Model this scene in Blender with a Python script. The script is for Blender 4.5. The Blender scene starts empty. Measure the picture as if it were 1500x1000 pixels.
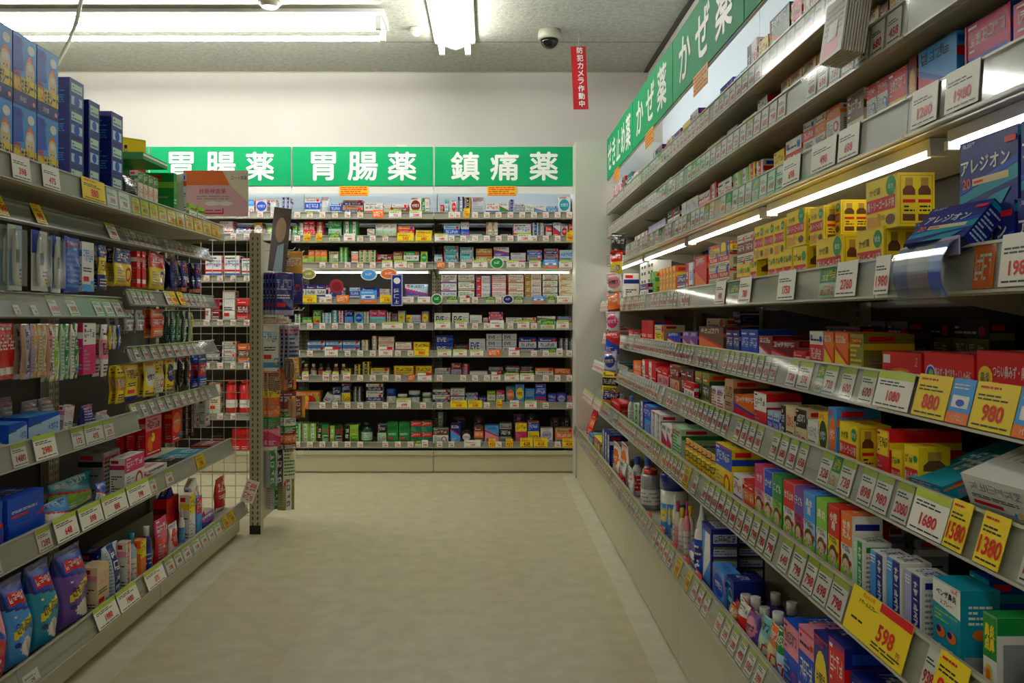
import bpy, math, random
from mathutils import Vector, Matrix
PI = math.pi
SC = bpy.context.scene
COL = SC.collection
F = 1197.0          # focal length in pixels of the 1500 px frame
CZ = 0.987          # eye height

# ------------------------------------------------------------------ colours and materials
def lin(c):
    return tuple((x / 255 / 12.92) if x / 255 <= 0.04045 else ((x / 255 + 0.055) / 1.055) ** 2.4 for x in c)
PAL = dict(
    wh=(232, 230, 222), iv=(226, 216, 190), cr=(222, 200, 150), ye=(238, 208, 30), am=(214, 150, 40), go=(176, 140, 60),
    og=(232, 112, 30), rd=(208, 24, 28), mr=(118, 26, 34), pk=(232, 140, 160), mg=(204, 42, 110), pu=(112, 70, 160),
    lv=(176, 170, 210), nv=(20, 34, 122), bl=(16, 74, 192), sb=(64, 150, 226), pb=(176, 208, 230), tl=(8, 142, 164),
    ta=(110, 196, 196), gr=(22, 134, 56), lg=(140, 196, 60), pg=(182, 218, 186), dg=(24, 70, 44), bk=(28, 28, 32),
    gy=(150, 152, 154), sv=(198, 200, 204), br=(104, 62, 36), tn=(188, 150, 108), ol=(136, 134, 50), dk=(56, 50, 48))
CN = dict(wh='white', iv='ivory', cr='cream', ye='yellow', am='amber', go='gold', og='orange', rd='red', mr='maroon', pk='pink',
          mg='magenta', pu='purple', lv='lilac', nv='navy', bl='blue', sb='sky blue', pb='pale blue', tl='teal', ta='aqua', gr='green',
          lg='lime', pg='pale green', dg='dark green', bk='black', gy='grey', sv='silver', br='brown', tn='tan', ol='olive', dk='dark')
def C(c):
    return lin(PAL[c]) if isinstance(c, str) else lin(c)

def nodemat(name, base=(150, 150, 150), rough=0.5, metal=0.0, attr=False, emit=None, estr=0, coat=0.0):
    m = bpy.data.materials.new(name)
    m.use_nodes = True
    b = m.node_tree.nodes['Principled BSDF']
    b.inputs['Base Color'].default_value = (*lin(base), 1)
    b.inputs['Roughness'].default_value = rough
    b.inputs['Metallic'].default_value = metal
    if attr and not coat: b.inputs['Specular IOR Level'].default_value = 0.28
    b.inputs['Coat Weight'].default_value = coat
    b.inputs['Coat Roughness'].default_value = 0.12
    if attr:
        a = m.node_tree.nodes.new('ShaderNodeAttribute')
        a.attribute_name = 'Col'
        m.node_tree.links.new(a.outputs['Color'], b.inputs['Base Color'])
    if emit:
        b.inputs['Emission Color'].default_value = (*lin(emit), 1)
        b.inputs['Emission Strength'].default_value = estr
    return m
def noise_tint(m, scale, c1, c2, lo=0.35, hi=0.65, bump=0.0, bscale=None, detail=4):
    nt = m.node_tree
    b = nt.nodes['Principled BSDF']
    tc = nt.nodes.new('ShaderNodeTexCoord')
    n = nt.nodes.new('ShaderNodeTexNoise')
    n.inputs['Scale'].default_value = scale
    n.inputs['Detail'].default_value = detail
    r = nt.nodes.new('ShaderNodeValToRGB')
    r.color_ramp.elements[0].position = lo
    r.color_ramp.elements[1].position = hi
    r.color_ramp.elements[0].color = (*lin(c1), 1)
    r.color_ramp.elements[1].color = (*lin(c2), 1)
    L = nt.links.new
    L(tc.outputs['Object'], n.inputs['Vector'])
    L(n.outputs['Fac'], r.inputs['Fac'])
    L(r.outputs['Color'], b.inputs['Base Color'])
    if bump:
        n2 = nt.nodes.new('ShaderNodeTexNoise')
        n2.inputs['Scale'].default_value = bscale or scale
        n2.inputs['Detail'].default_value = 6
        bp = nt.nodes.new('ShaderNodeBump')
        bp.inputs['Strength'].default_value = bump
        bp.inputs['Distance'].default_value = 0.01
        L(tc.outputs['Object'], n2.inputs['Vector'])
        L(n2.outputs['Fac'], bp.inputs['Height'])
        L(bp.outputs['Normal'], b.inputs['Normal'])
    return m
def clearmat(name, tint=(240, 244, 244), rough=0.08, facing=0.05, haze=0.0):
    m = bpy.data.materials.new(name)
    m.use_nodes = True
    nt = m.node_tree
    nt.nodes.remove(nt.nodes['Principled BSDF'])
    out = nt.nodes['Material Output']
    t = nt.nodes.new('ShaderNodeBsdfTransparent')
    t.inputs['Color'].default_value = (*lin(tint), 1)
    g = nt.nodes.new('ShaderNodeBsdfGlossy')
    g.inputs['Roughness'].default_value = rough
    lw = nt.nodes.new('ShaderNodeLayerWeight')
    lw.inputs['Blend'].default_value = 0.5
    pw = nt.nodes.new('ShaderNodeMath'); pw.operation = 'POWER'; pw.inputs[1].default_value = 3.2
    fr = nt.nodes.new('ShaderNodeMath'); fr.operation = 'MULTIPLY_ADD'; fr.inputs[1].default_value = 0.42; fr.inputs[2].default_value = 0.05
    nt.links.new(lw.outputs['Facing'], pw.inputs[0]); nt.links.new(pw.outputs[0], fr.inputs[0])
    mx = nt.nodes.new('ShaderNodeMixShader')
    L = nt.links.new
    base = t.outputs[0]
    if haze:
        d = nt.nodes.new('ShaderNodeBsdfDiffuse')
        d.inputs['Color'].default_value = (*lin((205, 205, 200)), 1)
        m2 = nt.nodes.new('ShaderNodeMixShader')
        m2.inputs[0].default_value = haze
        L(t.outputs[0], m2.inputs[1]); L(d.outputs[0], m2.inputs[2])
        base = m2.outputs[0]
    L(fr.outputs[0], mx.inputs[0]); L(base, mx.inputs[1]); L(g.outputs[0], mx.inputs[2])
    L(mx.outputs[0], out.inputs['Surface'])
    return m

M = {}
M['card'] = nodemat('printed_card', rough=0.42, attr=True)
M['gloss'] = nodemat('glossy_film', rough=0.2, attr=True, coat=0.5)
M['matte'] = nodemat('matte_print', rough=0.7, attr=True)
M['metal'] = nodemat('painted_steel', (180, 174, 150), 0.42)
M['lip'] = nodemat('label_rail_plastic', (178, 173, 155), 0.35)
M['glip'] = nodemat('grey_rail_plastic', (150, 148, 138), 0.3)
M['kick'] = nodemat('base_panel_enamel', (196, 190, 162), 0.4)
M['white'] = nodemat('white_enamel', (226, 226, 220), 0.4)
M['panel'] = nodemat('white_back_panel', (214, 222, 226), 0.5)
M['dark'] = nodemat('dark_pegboard', (66, 60, 52), 0.6)
M['black'] = nodemat('black_plastic', (24, 24, 26), 0.35)
M['dome'] = nodemat('camera_dome', (12, 12, 14), 0.08)
M['green'] = nodemat('sign_green', (8, 150, 92), 0.6)
M['green'].node_tree.nodes['Principled BSDF'].inputs['Specular IOR Level'].default_value = 0.15
M['signwhite'] = nodemat('sign_lettering', (246, 248, 244), 0.4)
M['red'] = nodemat('banner_red', (198, 30, 38), 0.5)
M['wire'] = nodemat('wire_white', (214, 208, 180), 0.4)
M['tube'] = nodemat('lit_tube', (255, 255, 255), 0.5, emit=(253, 254, 248), estr=42)
M['tube2'] = nodemat('lit_strip', (255, 255, 255), 0.5, emit=(255, 250, 236), estr=11)
M['tube3'] = nodemat('lit_sign_tube', (255, 255, 255), 0.5, emit=(220, 236, 255), estr=7.5)
M['clear'] = clearmat('clear_acrylic')
M['bag'] = clearmat('clear_film', rough=0.14, haze=0.12)
M['cord'] = nodemat('cord_white', (220, 216, 200), 0.4)
M['wall'] = noise_tint(nodemat('wall_paint', rough=0.75), 1.2, (204, 198, 189), (211, 206, 197))
M['ceil'] = noise_tint(nodemat('rockwool', rough=0.9), 34, (166, 165, 152), (182, 181, 168), 0.38, 0.6, bump=0.35, bscale=70)
M['pillar'] = nodemat('pillar_board', (205, 203, 192), 0.55)

# floor: cream vinyl tiles with faint mottling and thin joints
fm = nodemat('vinyl_floor', rough=0.3)
nt = fm.node_tree
b = nt.nodes['Principled BSDF']
tc = nt.nodes.new('ShaderNodeTexCoord')
n = nt.nodes.new('ShaderNodeTexNoise'); n.inputs['Scale'].default_value = 14; n.inputs['Detail'].default_value = 9
r = nt.nodes.new('ShaderNodeValToRGB')
r.color_ramp.elements[0].position = 0.35; r.color_ramp.elements[1].position = 0.68
r.color_ramp.elements[0].color = (*lin((191, 182, 150)), 1); r.color_ramp.elements[1].color = (*lin((205, 196, 165)), 1)
br = nt.nodes.new('ShaderNodeTexBrick')
br.offset = 0.0; br.inputs['Scale'].default_value = 1.0
br.inputs['Brick Width'].default_value = 1.8; br.inputs['Row Height'].default_value = 0.45
br.inputs['Mortar Size'].default_value = 0.0011; br.inputs['Mortar Smooth'].default_value = 0.6
br.inputs['Color1'].default_value = (1, 1, 1, 1); br.inputs['Color2'].default_value = (0.965, 0.965, 0.955, 1); br.inputs['Mortar'].default_value = (0.78, 0.76, 0.72, 1)
mp = nt.nodes.new('ShaderNodeMapping'); mp.inputs['Location'].default_value = (0.6, -0.04, 0)
mu = nt.nodes.new('ShaderNodeMix'); mu.data_type = 'RGBA'; mu.blend_type = 'MULTIPLY'; mu.inputs['Factor'].default_value = 1
L = nt.links.new
L(tc.outputs['Object'], n.inputs['Vector']); L(n.outputs['Fac'], r.inputs['Fac'])
L(tc.outputs['Object'], mp.inputs['Vector']); L(mp.outputs['Vector'], br.inputs['Vector'])
L(r.outputs['Color'], mu.inputs['A']); L(br.outputs['Color'], mu.inputs['B']); L(mu.outputs['Result'], b.inputs['Base Color'])
M['floor'] = fm
M['pale_strip'] = noise_tint(nodemat('pale_floor_strip', rough=0.3), 14, (200, 193, 168), (212, 206, 182))  # slightly paler floor colour for the strips beside the racks

# ------------------------------------------------------------------ mesh builder
_txt = {}
def textpoly(s, bold=0.0):
    k = (s, bold)
    if k in _txt:
        return _txt[k]
    c = bpy.data.curves.new('glyphs', 'FONT')
    c.body = s; c.resolution_u = 2; asc = s.isascii()
    c.offset = bold * .8 if asc else 0; c.align_x = 'CENTER'; c.space_line = 0.95
    o = bpy.data.objects.new('glyphs', c)
    COL.objects.link(o)
    dg = bpy.context.evaluated_depsgraph_get()
    me = o.evaluated_get(dg).to_mesh()
    vs = [(v.co.x, v.co.y) for v in me.vertices]
    fs = [tuple(p.vertices) for p in me.polygons]
    o.evaluated_get(dg).to_mesh_clear()
    bpy.data.objects.remove(o); bpy.data.curves.remove(c)
    x0 = min(v[0] for v in vs); x1 = max(v[0] for v in vs); y0 = min(v[1] for v in vs); y1 = max(v[1] for v in vs)
    h = y1 - y0
    vs = [((x - (x0 + x1) / 2) / h, (y - (y0 + y1) / 2) / h) for x, y in vs]
    if bold > .005 and not asc:      # heavier strokes: the outline laid down again, slightly shifted
        v0, f0 = list(vs), list(fs); t = bold * 0.9
        vs = [(x, y, 0) for x, y in v0]
        for q, (dx, dy) in enumerate(((t, 0), (-t, 0), (0, t), (0, -t)) if bold > .025 else ((t, 0), (-t, t * .6))):
            k0 = len(vs); vs = vs + [(x + dx, y + dy, q + 1) for x, y in v0]; fs = fs + [tuple(k0 + a for a in f) for f in f0]
    else:
        vs = [(x, y, 0) for x, y in vs]
    _txt[k] = (vs, fs, (x1 - x0) / h)
    return _txt[k]

class MB:
    def __init__(s):
        s.v = []; s.f = []; s.c = []; s.sm = []
    def face(s, pts, col, smooth=False):
        i = len(s.v)
        s.v += [tuple(p) for p in pts]
        s.f.append(tuple(range(i, i + len(pts)))); s.c.append(col); s.sm.append(smooth)
    def box(s, x0, y0, z0, x1, y1, z1, col=(.5, .5, .5), cols=None, skip=''):
        p = [(x0, y0, z0), (x1, y0, z0), (x1, y1, z0), (x0, y1, z0), (x0, y0, z1), (x1, y0, z1), (x1, y1, z1), (x0, y1, z1)]
        i = len(s.v); s.v += p
        for nm, q in (('b', (0, 3, 2, 1)), ('t', (4, 5, 6, 7)), ('f', (0, 1, 5, 4)), ('r', (1, 2, 6, 5)), ('k', (2, 3, 7, 6)), ('l', (3, 0, 4, 7))):
            if nm in skip: continue
            s.f.append(tuple(i + a for a in q)); s.c.append((cols or {}).get(nm, col)); s.sm.append(False)
    def tube(s, pts, r, col=(.5, .5, .5), n=8, caps=True):
        pts = [Vector(p) for p in pts]; rings = []
        for k, p in enumerate(pts):
            d = (pts[min(k + 1, len(pts) - 1)] - pts[max(k - 1, 0)]).normalized()
            a = Vector((0, 0, 1)) if abs(d.z) < 0.9 else Vector((1, 0, 0))
            u = d.cross(a).normalized(); w = d.cross(u)
            i = len(s.v)
            s.v += [tuple(p + (u * math.cos(t) + w * math.sin(t)) * r) for t in (2 * PI * j / n for j in range(n))]
            rings.append(i)
        for a, b2 in zip(rings, rings[1:]):
            for j in range(n):
                s.f.append((a + j, b2 + j, b2 + (j + 1) % n, a + (j + 1) % n)); s.c.append(col); s.sm.append(True)
        if caps:
            s.f.append(tuple(rings[0] + j for j in range(n))); s.c.append(col); s.sm.append(False)
            s.f.append(tuple(rings[-1] + j for j in reversed(range(n)))); s.c.append(col); s.sm.append(False)
    def lathe(s, prof, n=20, cx=0, cy=0, sx=1, sy=1, smooth=True):
        """prof: (radius, z, colour of the band above)"""
        rings = []
        for r, z, c in prof:
            i = len(s.v)
            s.v += [(cx + sx * r * math.cos(2 * PI * j / n), cy + sy * r * math.sin(2 * PI * j / n), z) for j in range(n)]
            rings.append(i)
        for k in range(len(prof) - 1):
            a, b2 = rings[k], rings[k + 1]
            for j in range(n):
                s.f.append((a + j, a + (j + 1) % n, b2 + (j + 1) % n, b2 + j)); s.c.append(prof[k][2]); s.sm.append(smooth)
        s.f.append(tuple(rings[0] + j for j in reversed(range(n)))); s.c.append(prof[0][2]); s.sm.append(False)
        s.f.append(tuple(rings[-1] + j for j in range(n))); s.c.append(prof[-1][2]); s.sm.append(False)
    def mesh(s, name, mat):
        me = bpy.data.meshes.new(name)
        me.from_pydata(s.v, [], s.f)
        ca = me.color_attributes.new('Col', 'FLOAT_COLOR', 'CORNER')
        buf = []
        for f, c in zip(s.f, s.c):
            buf += [c[0], c[1], c[2], 1.0] * len(f)
        ca.data.foreach_set('color', buf)
        me.polygons.foreach_set('use_smooth', s.sm)
        me.materials.append(mat)
        me.update()
        return me
    def build(s, name, mat, parent=None):
        return link(name, s.mesh(name, mat), parent)
def link(name, data, parent=None):
    o = bpy.data.objects.new(name, data)
    COL.objects.link(o)
    if parent: o.parent = parent
    return o
def empty(name, loc=(0, 0, 0), rz=0):
    o = bpy.data.objects.new(name, None)
    o.empty_display_size = 0.05
    COL.objects.link(o); o.location = loc; o.rotation_euler = (0, 0, rz)
    return o
def tag(o, label=None, cat=None, group=None, kind=None):
    if label:
        o['label'] = label
        if len(label.split()) > 16 or len(label.split()) < 4: print('LABELLEN', label)
    if cat: o['category'] = cat
    if group: o['group'] = group
    if kind: o['kind'] = kind
    return o

# ------------------------------------------------------------------ printing on surfaces
class Surf:
    def __init__(s, o, eu, ev, w, h):
        s.o = Vector(o); s.eu = Vector(eu); s.ev = Vector(ev); s.w = w; s.h = h
        s.n = s.eu.cross(s.ev).normalized()
    def pt(s, u, v, k):
        return s.o + s.eu * (u * s.w) + s.ev * (v * s.h) + s.n * (0.00025 * k)
def expand(prims, w, h):
    """drawing commands -> flat list of (polygon in uv, colour) and texts"""
    out = []
    for p in prims:
        t = p[0]
        if t == 'r':
            _, a, b2, c, d, col = p
            out.append(('q', [(a, b2), (c, b2), (c, d), (a, d)], C(col)))
        elif t == 'e':
            _, cu, cv, ru, rv, col = p
            if rv is None: rv = ru * w / h
            out.append(('q', [(cu + ru * math.cos(2 * PI * j / 16), cv + rv * math.sin(2 * PI * j / 16)) for j in range(16)], C(col)))
        elif t == 'p':
            out.append(('q', p[1], C(p[2])))
        elif t == 'n':      # rows of tiny print
            _, a, b2, c, d, rows, col = p
            rr = random.Random(int((a * 91 + b2 * 57 + c * 13) * 1000) + rows)
            for k in range(rows):
                y = b2 + (d - b2) * (k + 0.25) / rows; hh = (d - b2) / rows * 0.45; x = a
                while x < c - 0.02:
                    ww = min(rr.uniform(0.06, 0.22), c - x)
                    out.append(('q', [(x, y), (x + ww, y), (x + ww, y + hh), (x, y + hh)], C(col)))
                    x += ww + 0.025
                    if rr.random() < 0.12: break
        elif t == 'g':      # a heading in stroke-built characters too small to read
            _, a, b2, c, d, cnt, col = p
            rr = random.Random(int((a * 31 + b2 * 17 + d * 7) * 1000) + cnt)
            cnt += 1 if cnt > 1 else 0
            gw = (c - a) / cnt
            for k in range(cnt):
                x0 = a + gw * k; x1 = x0 + gw * 0.84; H = d - b2; st = gw * 0.12; sh = H * 0.11
                for y_ in rr.sample((0.0, 0.22, 0.45, 0.68, 0.88), rr.choice((2, 3, 3))):
                    e0 = rr.choice((0, 0, .25)) * gw
                    y = b2 + H * y_
                    out.append(('q', [(x0 + e0, y), (x1, y), (x1, y + sh), (x0 + e0, y + sh)], C(col)))
                for x_ in rr.sample((0, 0.5, 1.0), rr.choice((1, 1, 2))):
                    x = x0 + (x1 - x0 - st) * x_
                    out.append(('q', [(x, b2 + H * rr.choice((0, .3))), (x + st, b2 + H * .05), (x + st, d), (x, d - H * rr.choice((0, .1)))], C(col)))
                if rr.random() < .6:
                    out.append(('q', [(x0, b2), (x0 + st, b2), (x1 - gw * .1, b2 + H * .6), (x1 - gw * .1 - st, b2 + H * .6)], C(col)))
        elif t == 't':      # readable words: text, centre u v, height share, colour, bold, max width share
            out.append(p)
    return out
def paint(mb, sf, prims):
    k = 1
    for p in expand(prims, sf.w, sf.h):
        if p[0] == 'q':
            mb.face([sf.pt(max(0, min(1, u)), max(0, min(1, v)), k) for u, v in p[1]], p[2])
            k = min(k + 0.12, 6)
        else:
            _, s, cu, cv, hh, col = p[:6]
            bold = p[6] if len(p) > 6 else 0.02
            mw = p[7] if len(p) > 7 else 0.9
            vs, fs, asp = textpoly(s, bold)
            H = hh * sf.h
            sx = H
            if asp * H > mw * sf.w: sx = mw * sf.w / asp
            k = max(k + 0.3, 2)
            i = len(mb.v); o = sf.pt(cu, cv, k)
            mb.v += [tuple(o + sf.eu * (x * sx) + sf.ev * (y * H) + sf.n * (.00005 * q)) for x, y, q in vs]
            c = C(col)
            for f in fs:
                mb.f.append(tuple(i + a for a in f)); mb.c.append(c); mb.sm.append(False)
def pip(x, y, poly):
    ins = False; j = len(poly) - 1
    for i in range(len(poly)):
        xi, yi = poly[i]; xj, yj = poly[j]
        if (yi > y) != (yj > y) and x < (xj - xi) * (y - yi) / (yj - yi) + xi: ins = not ins
        j = i
    return ins

# ------------------------------------------------------------------ artwork of packages
def art(code):
    """code 'base.accent.style[.third]' -> (front, side, top drawing, base colour)"""
    q = code.split('.'); a, c, st = q[0], q[1], q[2]; e = q[3] if len(q) > 3 else ('rd' if c != 'rd' else 'bl')
    R = random.Random(sum(ord(ch) * (i + 3) for i, ch in enumerate(code)))
    light = sum(PAL[a]) > 380
    ink = 'bk' if light else 'wh'
    onc = 'wh' if sum(PAL[c]) < 460 else 'bk'
    nc = R.choice((3, 4, 5))
    f = []
    if st == 'b':
        f = [('r', 0, .34, 1, .72, c), ('g', .1, .42, .9, .64, nc, onc), ('n', .1, .78, .7, .94, 2, ink), ('n', .1, .06, .85, .26, 3, ink), ('e', .84, .84, .09, None, e)]
    elif st == 't':
        f = [('r', 0, .58, 1, 1, c), ('g', .1, .72, .9, .88, nc, onc), ('n', .1, .63, .8, .69, 1, onc), ('e', .72, .3, .18, None, e), ('e', .72, .3, .12, None, a), ('n', .08, .08, .5, .5, 6, 'gy'), ('n', .08, .91, .6, .98, 1, onc)]
    elif st == 'h':
        f = [('r', 0, 0, .38, 1, c), ('g', .45, .55, .95, .8, 3, e), ('n', .45, .1, .95, .45, 4, ink), ('g', .06, .3, .32, .5, 1, onc), ('g', .06, .6, .32, .8, 1, onc)]
    elif st == 'd':
        f = [('p', [(0, 0), (1, 0), (1, .35), (0, .68)], c), ('p', [(0, .68), (1, .35), (1, .42), (0, .76)], e), ('g', .08, .8, .85, .95, nc, ink), ('n', .1, .08, .6, .3, 3, onc)]
    elif st == 's':
        f = [('r', 0, .1, 1, .22, c), ('r', 0, .3, 1, .38, e), ('g', .08, .52, .92, .78, nc, c if light else ink), ('n', .08, .84, .8, .94, 1, ink)]
    elif st == 'o':
        f = [('e', .5, .55, .42, .3, c), ('g', .2, .47, .8, .63, 3, onc), ('n', .1, .06, .9, .2, 2, ink), ('g', .1, .88, .7, .97, nc, e)]
    elif st == 'p':
        f = [('g', .1, .6, .9, .84, nc, c), ('n', .1, .38, .8, .5, 2, ink), ('r', 0, 0, 1, .14, c), ('r', .1, .2, .55, .3, e)]
    elif st == 'f':
        f = [('r', 0, .62, 1, 1, c), ('g', .08, .68, .92, .9, nc, onc), ('e', .3, .3, .2, None, 'og'), ('e', .62, .26, .22, None, e), ('e', .45, .44, .12, None, 'ye'), ('p', [(.3, .42), (.36, .56), (.42, .46)], 'gr'), ('n', .1, .04, .9, .1, 1, ink)]
    elif st == 'v':
        f = [('r', .3, 0, .72, 1, c), ('g', .36, .1, .66, .26, 1, onc), ('g', .36, .32, .66, .48, 1, onc), ('g', .36, .54, .66, .7, 1, onc), ('g', .36, .76, .66, .92, 1, onc), ('n', .03, .1, .27, .8, 11, 'gy')]
    elif st == 'l':
        f = [('n', .08, .08, .92, .92, 9, c), ('g', .1, .8, .9, .94, nc, e)]
    ex = R.choice((0, 1, 2, 3, 4))
    if ex == 0: f += [('e', .14, .86, .07, None, e), ('e', .14, .86, .05, None, a)]
    elif ex == 1: f += [('p', [(1, 0), (1, .2), (.76, 0)], e)]
    elif ex == 2: f += [('r', 0, 0, .04, 1, e), ('r', .96, 0, 1, 1, e)]
    elif ex == 3: f += [('r', .7, .05, .95, .22, 'sb'), ('e', .8, .12, .07, None, 'cr'), ('p', [(.7, .05), (.95, .05), (.86, .14)], 'lg')]
    else: f += [('r', .02, .96, .98, .98, e), ('r', .02, .02, .98, .04, e)]
    side = [('n', .12, .1, .88, .55, 7, ink if light else 'gy'), ('r', 0, .7, 1, .82, c), ('r', .1, .86, .6, .95, e)]
    top = [('g', .15, .3, .85, .7, nc, c if light else ink)]
    return f, side, top, a

SPECIAL = {}   # name -> (front, side, top, base, described)
def special(name, front, side, top, base, desc, sidecol=None, topcol=None):
    SPECIAL[name] = (front, side, top, base, desc, sidecol, topcol)
def bot(cx, w, y0, y1):   # an amber tonic bottle printed on a box side
    H = y1 - y0
    return [('r', cx - w / 2, y0, cx + w / 2, y0 + H * .72, 'br'), ('p', [(cx - w / 2, y0 + H * .72), (cx + w / 2, y0 + H * .72), (cx + w / 4, y0 + H * .82), (cx - w / 4, y0 + H * .82)], 'br'),
            ('r', cx - w * .3, y0 + H * .82, cx + w * .3, y0 + H, 'go'), ('r', cx - w / 2, y0 + H * .16, cx + w / 2, y0 + H * .6, 'ye'),
            ('r', cx - w / 2, y0 + H * .42, cx + w / 2, y0 + H * .5, 'rd'), ('n', cx - w * .4, y0 + H * .2, cx + w * .45, y0 + H * .38, 2, 'bk')]
special('tonic', [('r', .03, .36, .92, .62, 'rd'), ('t', '新トリーゴールド液', .48, .49, .17, 'wh', .03, .84), ('t', 'かぜ薬', .3, .76, .14, 'bk', .01, .4),
                  ('e', .8, .8, .15, None, 'gr'), ('t', '総合', .8, .8, .1, 'wh', .0, .24), ('p', [(.04, .04), (.5, .05), (.42, .26), (.06, .3)], 'am'), ('e', .78, .17, .14, .1, 'br'), ('t', 'Plus', .5, .25, .14, 'go', .0, .4)],
        [('r', .06, .05, .94, .95, 'go')] + [('r', .08, .06, .92, .94, 'ye')] + bot(.3, .34, .1, .9) + bot(.72, .34, .1, .9), [('g', .2, .3, .8, .7, 4, 'rd')], 'ye', 'yellow and red tonic box')
special('tonic1', [('r', .03, .3, .92, .6, 'rd'), ('t', '新トリーゴールド液', .48, .45, .2, 'wh', .03, .84), ('g', .08, .7, .6, .84, 3, 'bk'), ('e', .8, .78, .14, None, 'gr'), ('n', .05, .05, .9, .22, 2, 'br')],
        bot(.5, .7, .08, .92), [('g', .2, .3, .8, .7, 4, 'rd')], 'ye', 'small yellow tonic box')
special('alle', [('p', [(0, .1), (1, .3), (1, .5), (0, .22)], 'tl'), ('p', [(0, .24), (1, .52), (1, .6), (0, .3)], 'bl'), ('t', 'アレジオン', .45, .62, .2, 'wh', .03, .85), ('t', '20', .13, .38, .15, 'og', .02, .2),
                 ('r', .24, .33, .86, .43, 'cr'), ('n', .26, .34, .84, .42, 1, 'rd'), ('g', .05, .9, .3, .96, 3, 'pb'), ('p', [(.3, 0), (.75, .0), (.9, .2), (.6, .14)], 'tl'), ('r', .8, .8, .98, .88, 'rd')],
        [('n', .1, .1, .9, .8, 8, 'pb'), ('r', 0, .85, 1, .95, 'tl')], [('t', 'アレジオン20', .5, .5, .4, 'wh', .0, .7)], 'nv', 'blue allergy box')
special('sheet', [('r', 0, .2, 1, 1, 'sb'), ('p', [(0, .45), (.45, .5), (.35, .95), (0, .95)], 'bl'), ('e', .72, .5, .2, .2, 'cr'), ('e', .72, .58, .12, .05, 'wh'), ('e', .66, .46, .02, .015, 'bk'), ('e', .79, .46, .02, .015, 'bk'), ('p', [(.5, .62), (.72, .76), (.94, .62), (.72, .68)], 'og'),
                  ('t', '冷え', .3, .88, .09, 'nv', .02, .4), ('e', .76, .84, .15, .07, 'wh'), ('r', .02, .19, .31, .4, 'og'), ('t', '熱', .16, .285, .19, 'ye', .04, .3), ('r', .32, .19, 1, .4, 'ye'), ('t', 'さまシート', .66, .295, .19, 'nv', .045, .64),
                  ('r', .02, .42, .3, .46, 'rd'), ('r', 0, 0, 1, .17, 'nv'), ('t', '冷却', .4, .09, .08, 'wh', .0, .4), ('e', .88, .08, .06, None, 'pk')],
        [('n', .1, .1, .9, .8, 9, 'pb')], [('g', .2, .3, .8, .7, 4, 'wh')], 'nv', 'navy cooling sheet box with face')
special('navyc', [('r', .12, .1, .88, .4, 'pb'), ('e', .5, .25, .2, None, 'bl'), ('r', .12, .55, .88, .85, 'pg'), ('n', .18, .58, .82, .8, 2, 'bl')],
        [('n', .14, .1, .86, .8, 9, 'sb'), ('r', .1, .87, .5, .93, 'rd')], [('g', .2, .3, .8, .7, 4, 'wh')], 'nv', 'navy compress carton')
special('redg', [('e', .14, .55, .12, None, 'ye'), ('t', '鼻炎', .14, .55, .2, 'nv', .0, .16), ('t', 'つらい鼻みず・鼻づまり', .6, .68, .2, 'wh', .02, .66), ('t', 'くしゃみに', .45, .4, .2, 'wh', .02, .4), ('r', .25, .08, 1, .26, 'og'), ('n', .3, .12, .9, .22, 1, 'mr')],
        [('r', 0, 0, 1, .2, 'wh'), ('g', .2, .4, .8, .7, 3, 'wh')], [('g', .2, .3, .8, .7, 4, 'wh')], 'rd', 'wide red rhinitis box with badge')
special('redh', [('e', .14, .55, .11, None, 'wh'), ('e', .14, .55, .09, None, 'bl'), ('e', .15, .56, .05, None, 'lg'), ('t', '鼻みず・鼻づまり・くしゃみに', .6, .6, .19, 'wh', .02, .72), ('r', .3, .1, .95, .27, 'ol'), ('n', .34, .13, .9, .24, 1, 'ye')],
        [('r', 0, 0, 1, .2, 'wh')], [('g', .2, .3, .8, .7, 4, 'wh')], 'rd', 'wide red rhinitis box with globe')
special('rede', [('r', .03, .72, .22, .92, 'wh'), ('e', .5, .18, .46, .46, 'og'), ('e', .5, .16, .42, .42, 'ye'), ('g', .24, .3, .76, .44, 7, 'br'), ('g', .24, .08, .8, .24, 6, 'bk'), ('g', .86, .7, .94, .9, 1, 'pk')],
        [('r', 0, 0, 1, .2, 'wh')], [('g', .2, .3, .8, .7, 4, 'wh')], 'rd', 'wide red box with yellow oval')
def nasal(nm, c1, c2, word, desc):
    special(nm, [('r', 0, 0, .42, 1, c1), ('p', [(.0, .0), (.42, .1), (.42, .5), (0, .8)], c1), ('r', .42, 0, .92, 1, c2), ('t', '\n'.join(word), .68, .5, .8, 'wh', .02, .42), ('e', .2, .12, .14, None, 'wh'), ('n', .04, .8, .36, .95, 3, 'wh')],
            [('n', .1, .1, .9, .8, 9, 'gy'), ('r', .1, .84, .9, .93, c2)], [('g', .1, .2, .9, .8, 4, c2)], 'wh', desc)
nasal('nasg', 'pg', 'gr', 'ナザールスプレー', 'white and green nasal spray box')
nasal('nasb', 'sb', 'nv', 'ナザールスプレー', 'blue striped nasal spray box')
nasal('nasp', 'lv', 'nv', 'ナザールスプレー', 'purple striped nasal spray box')
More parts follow.
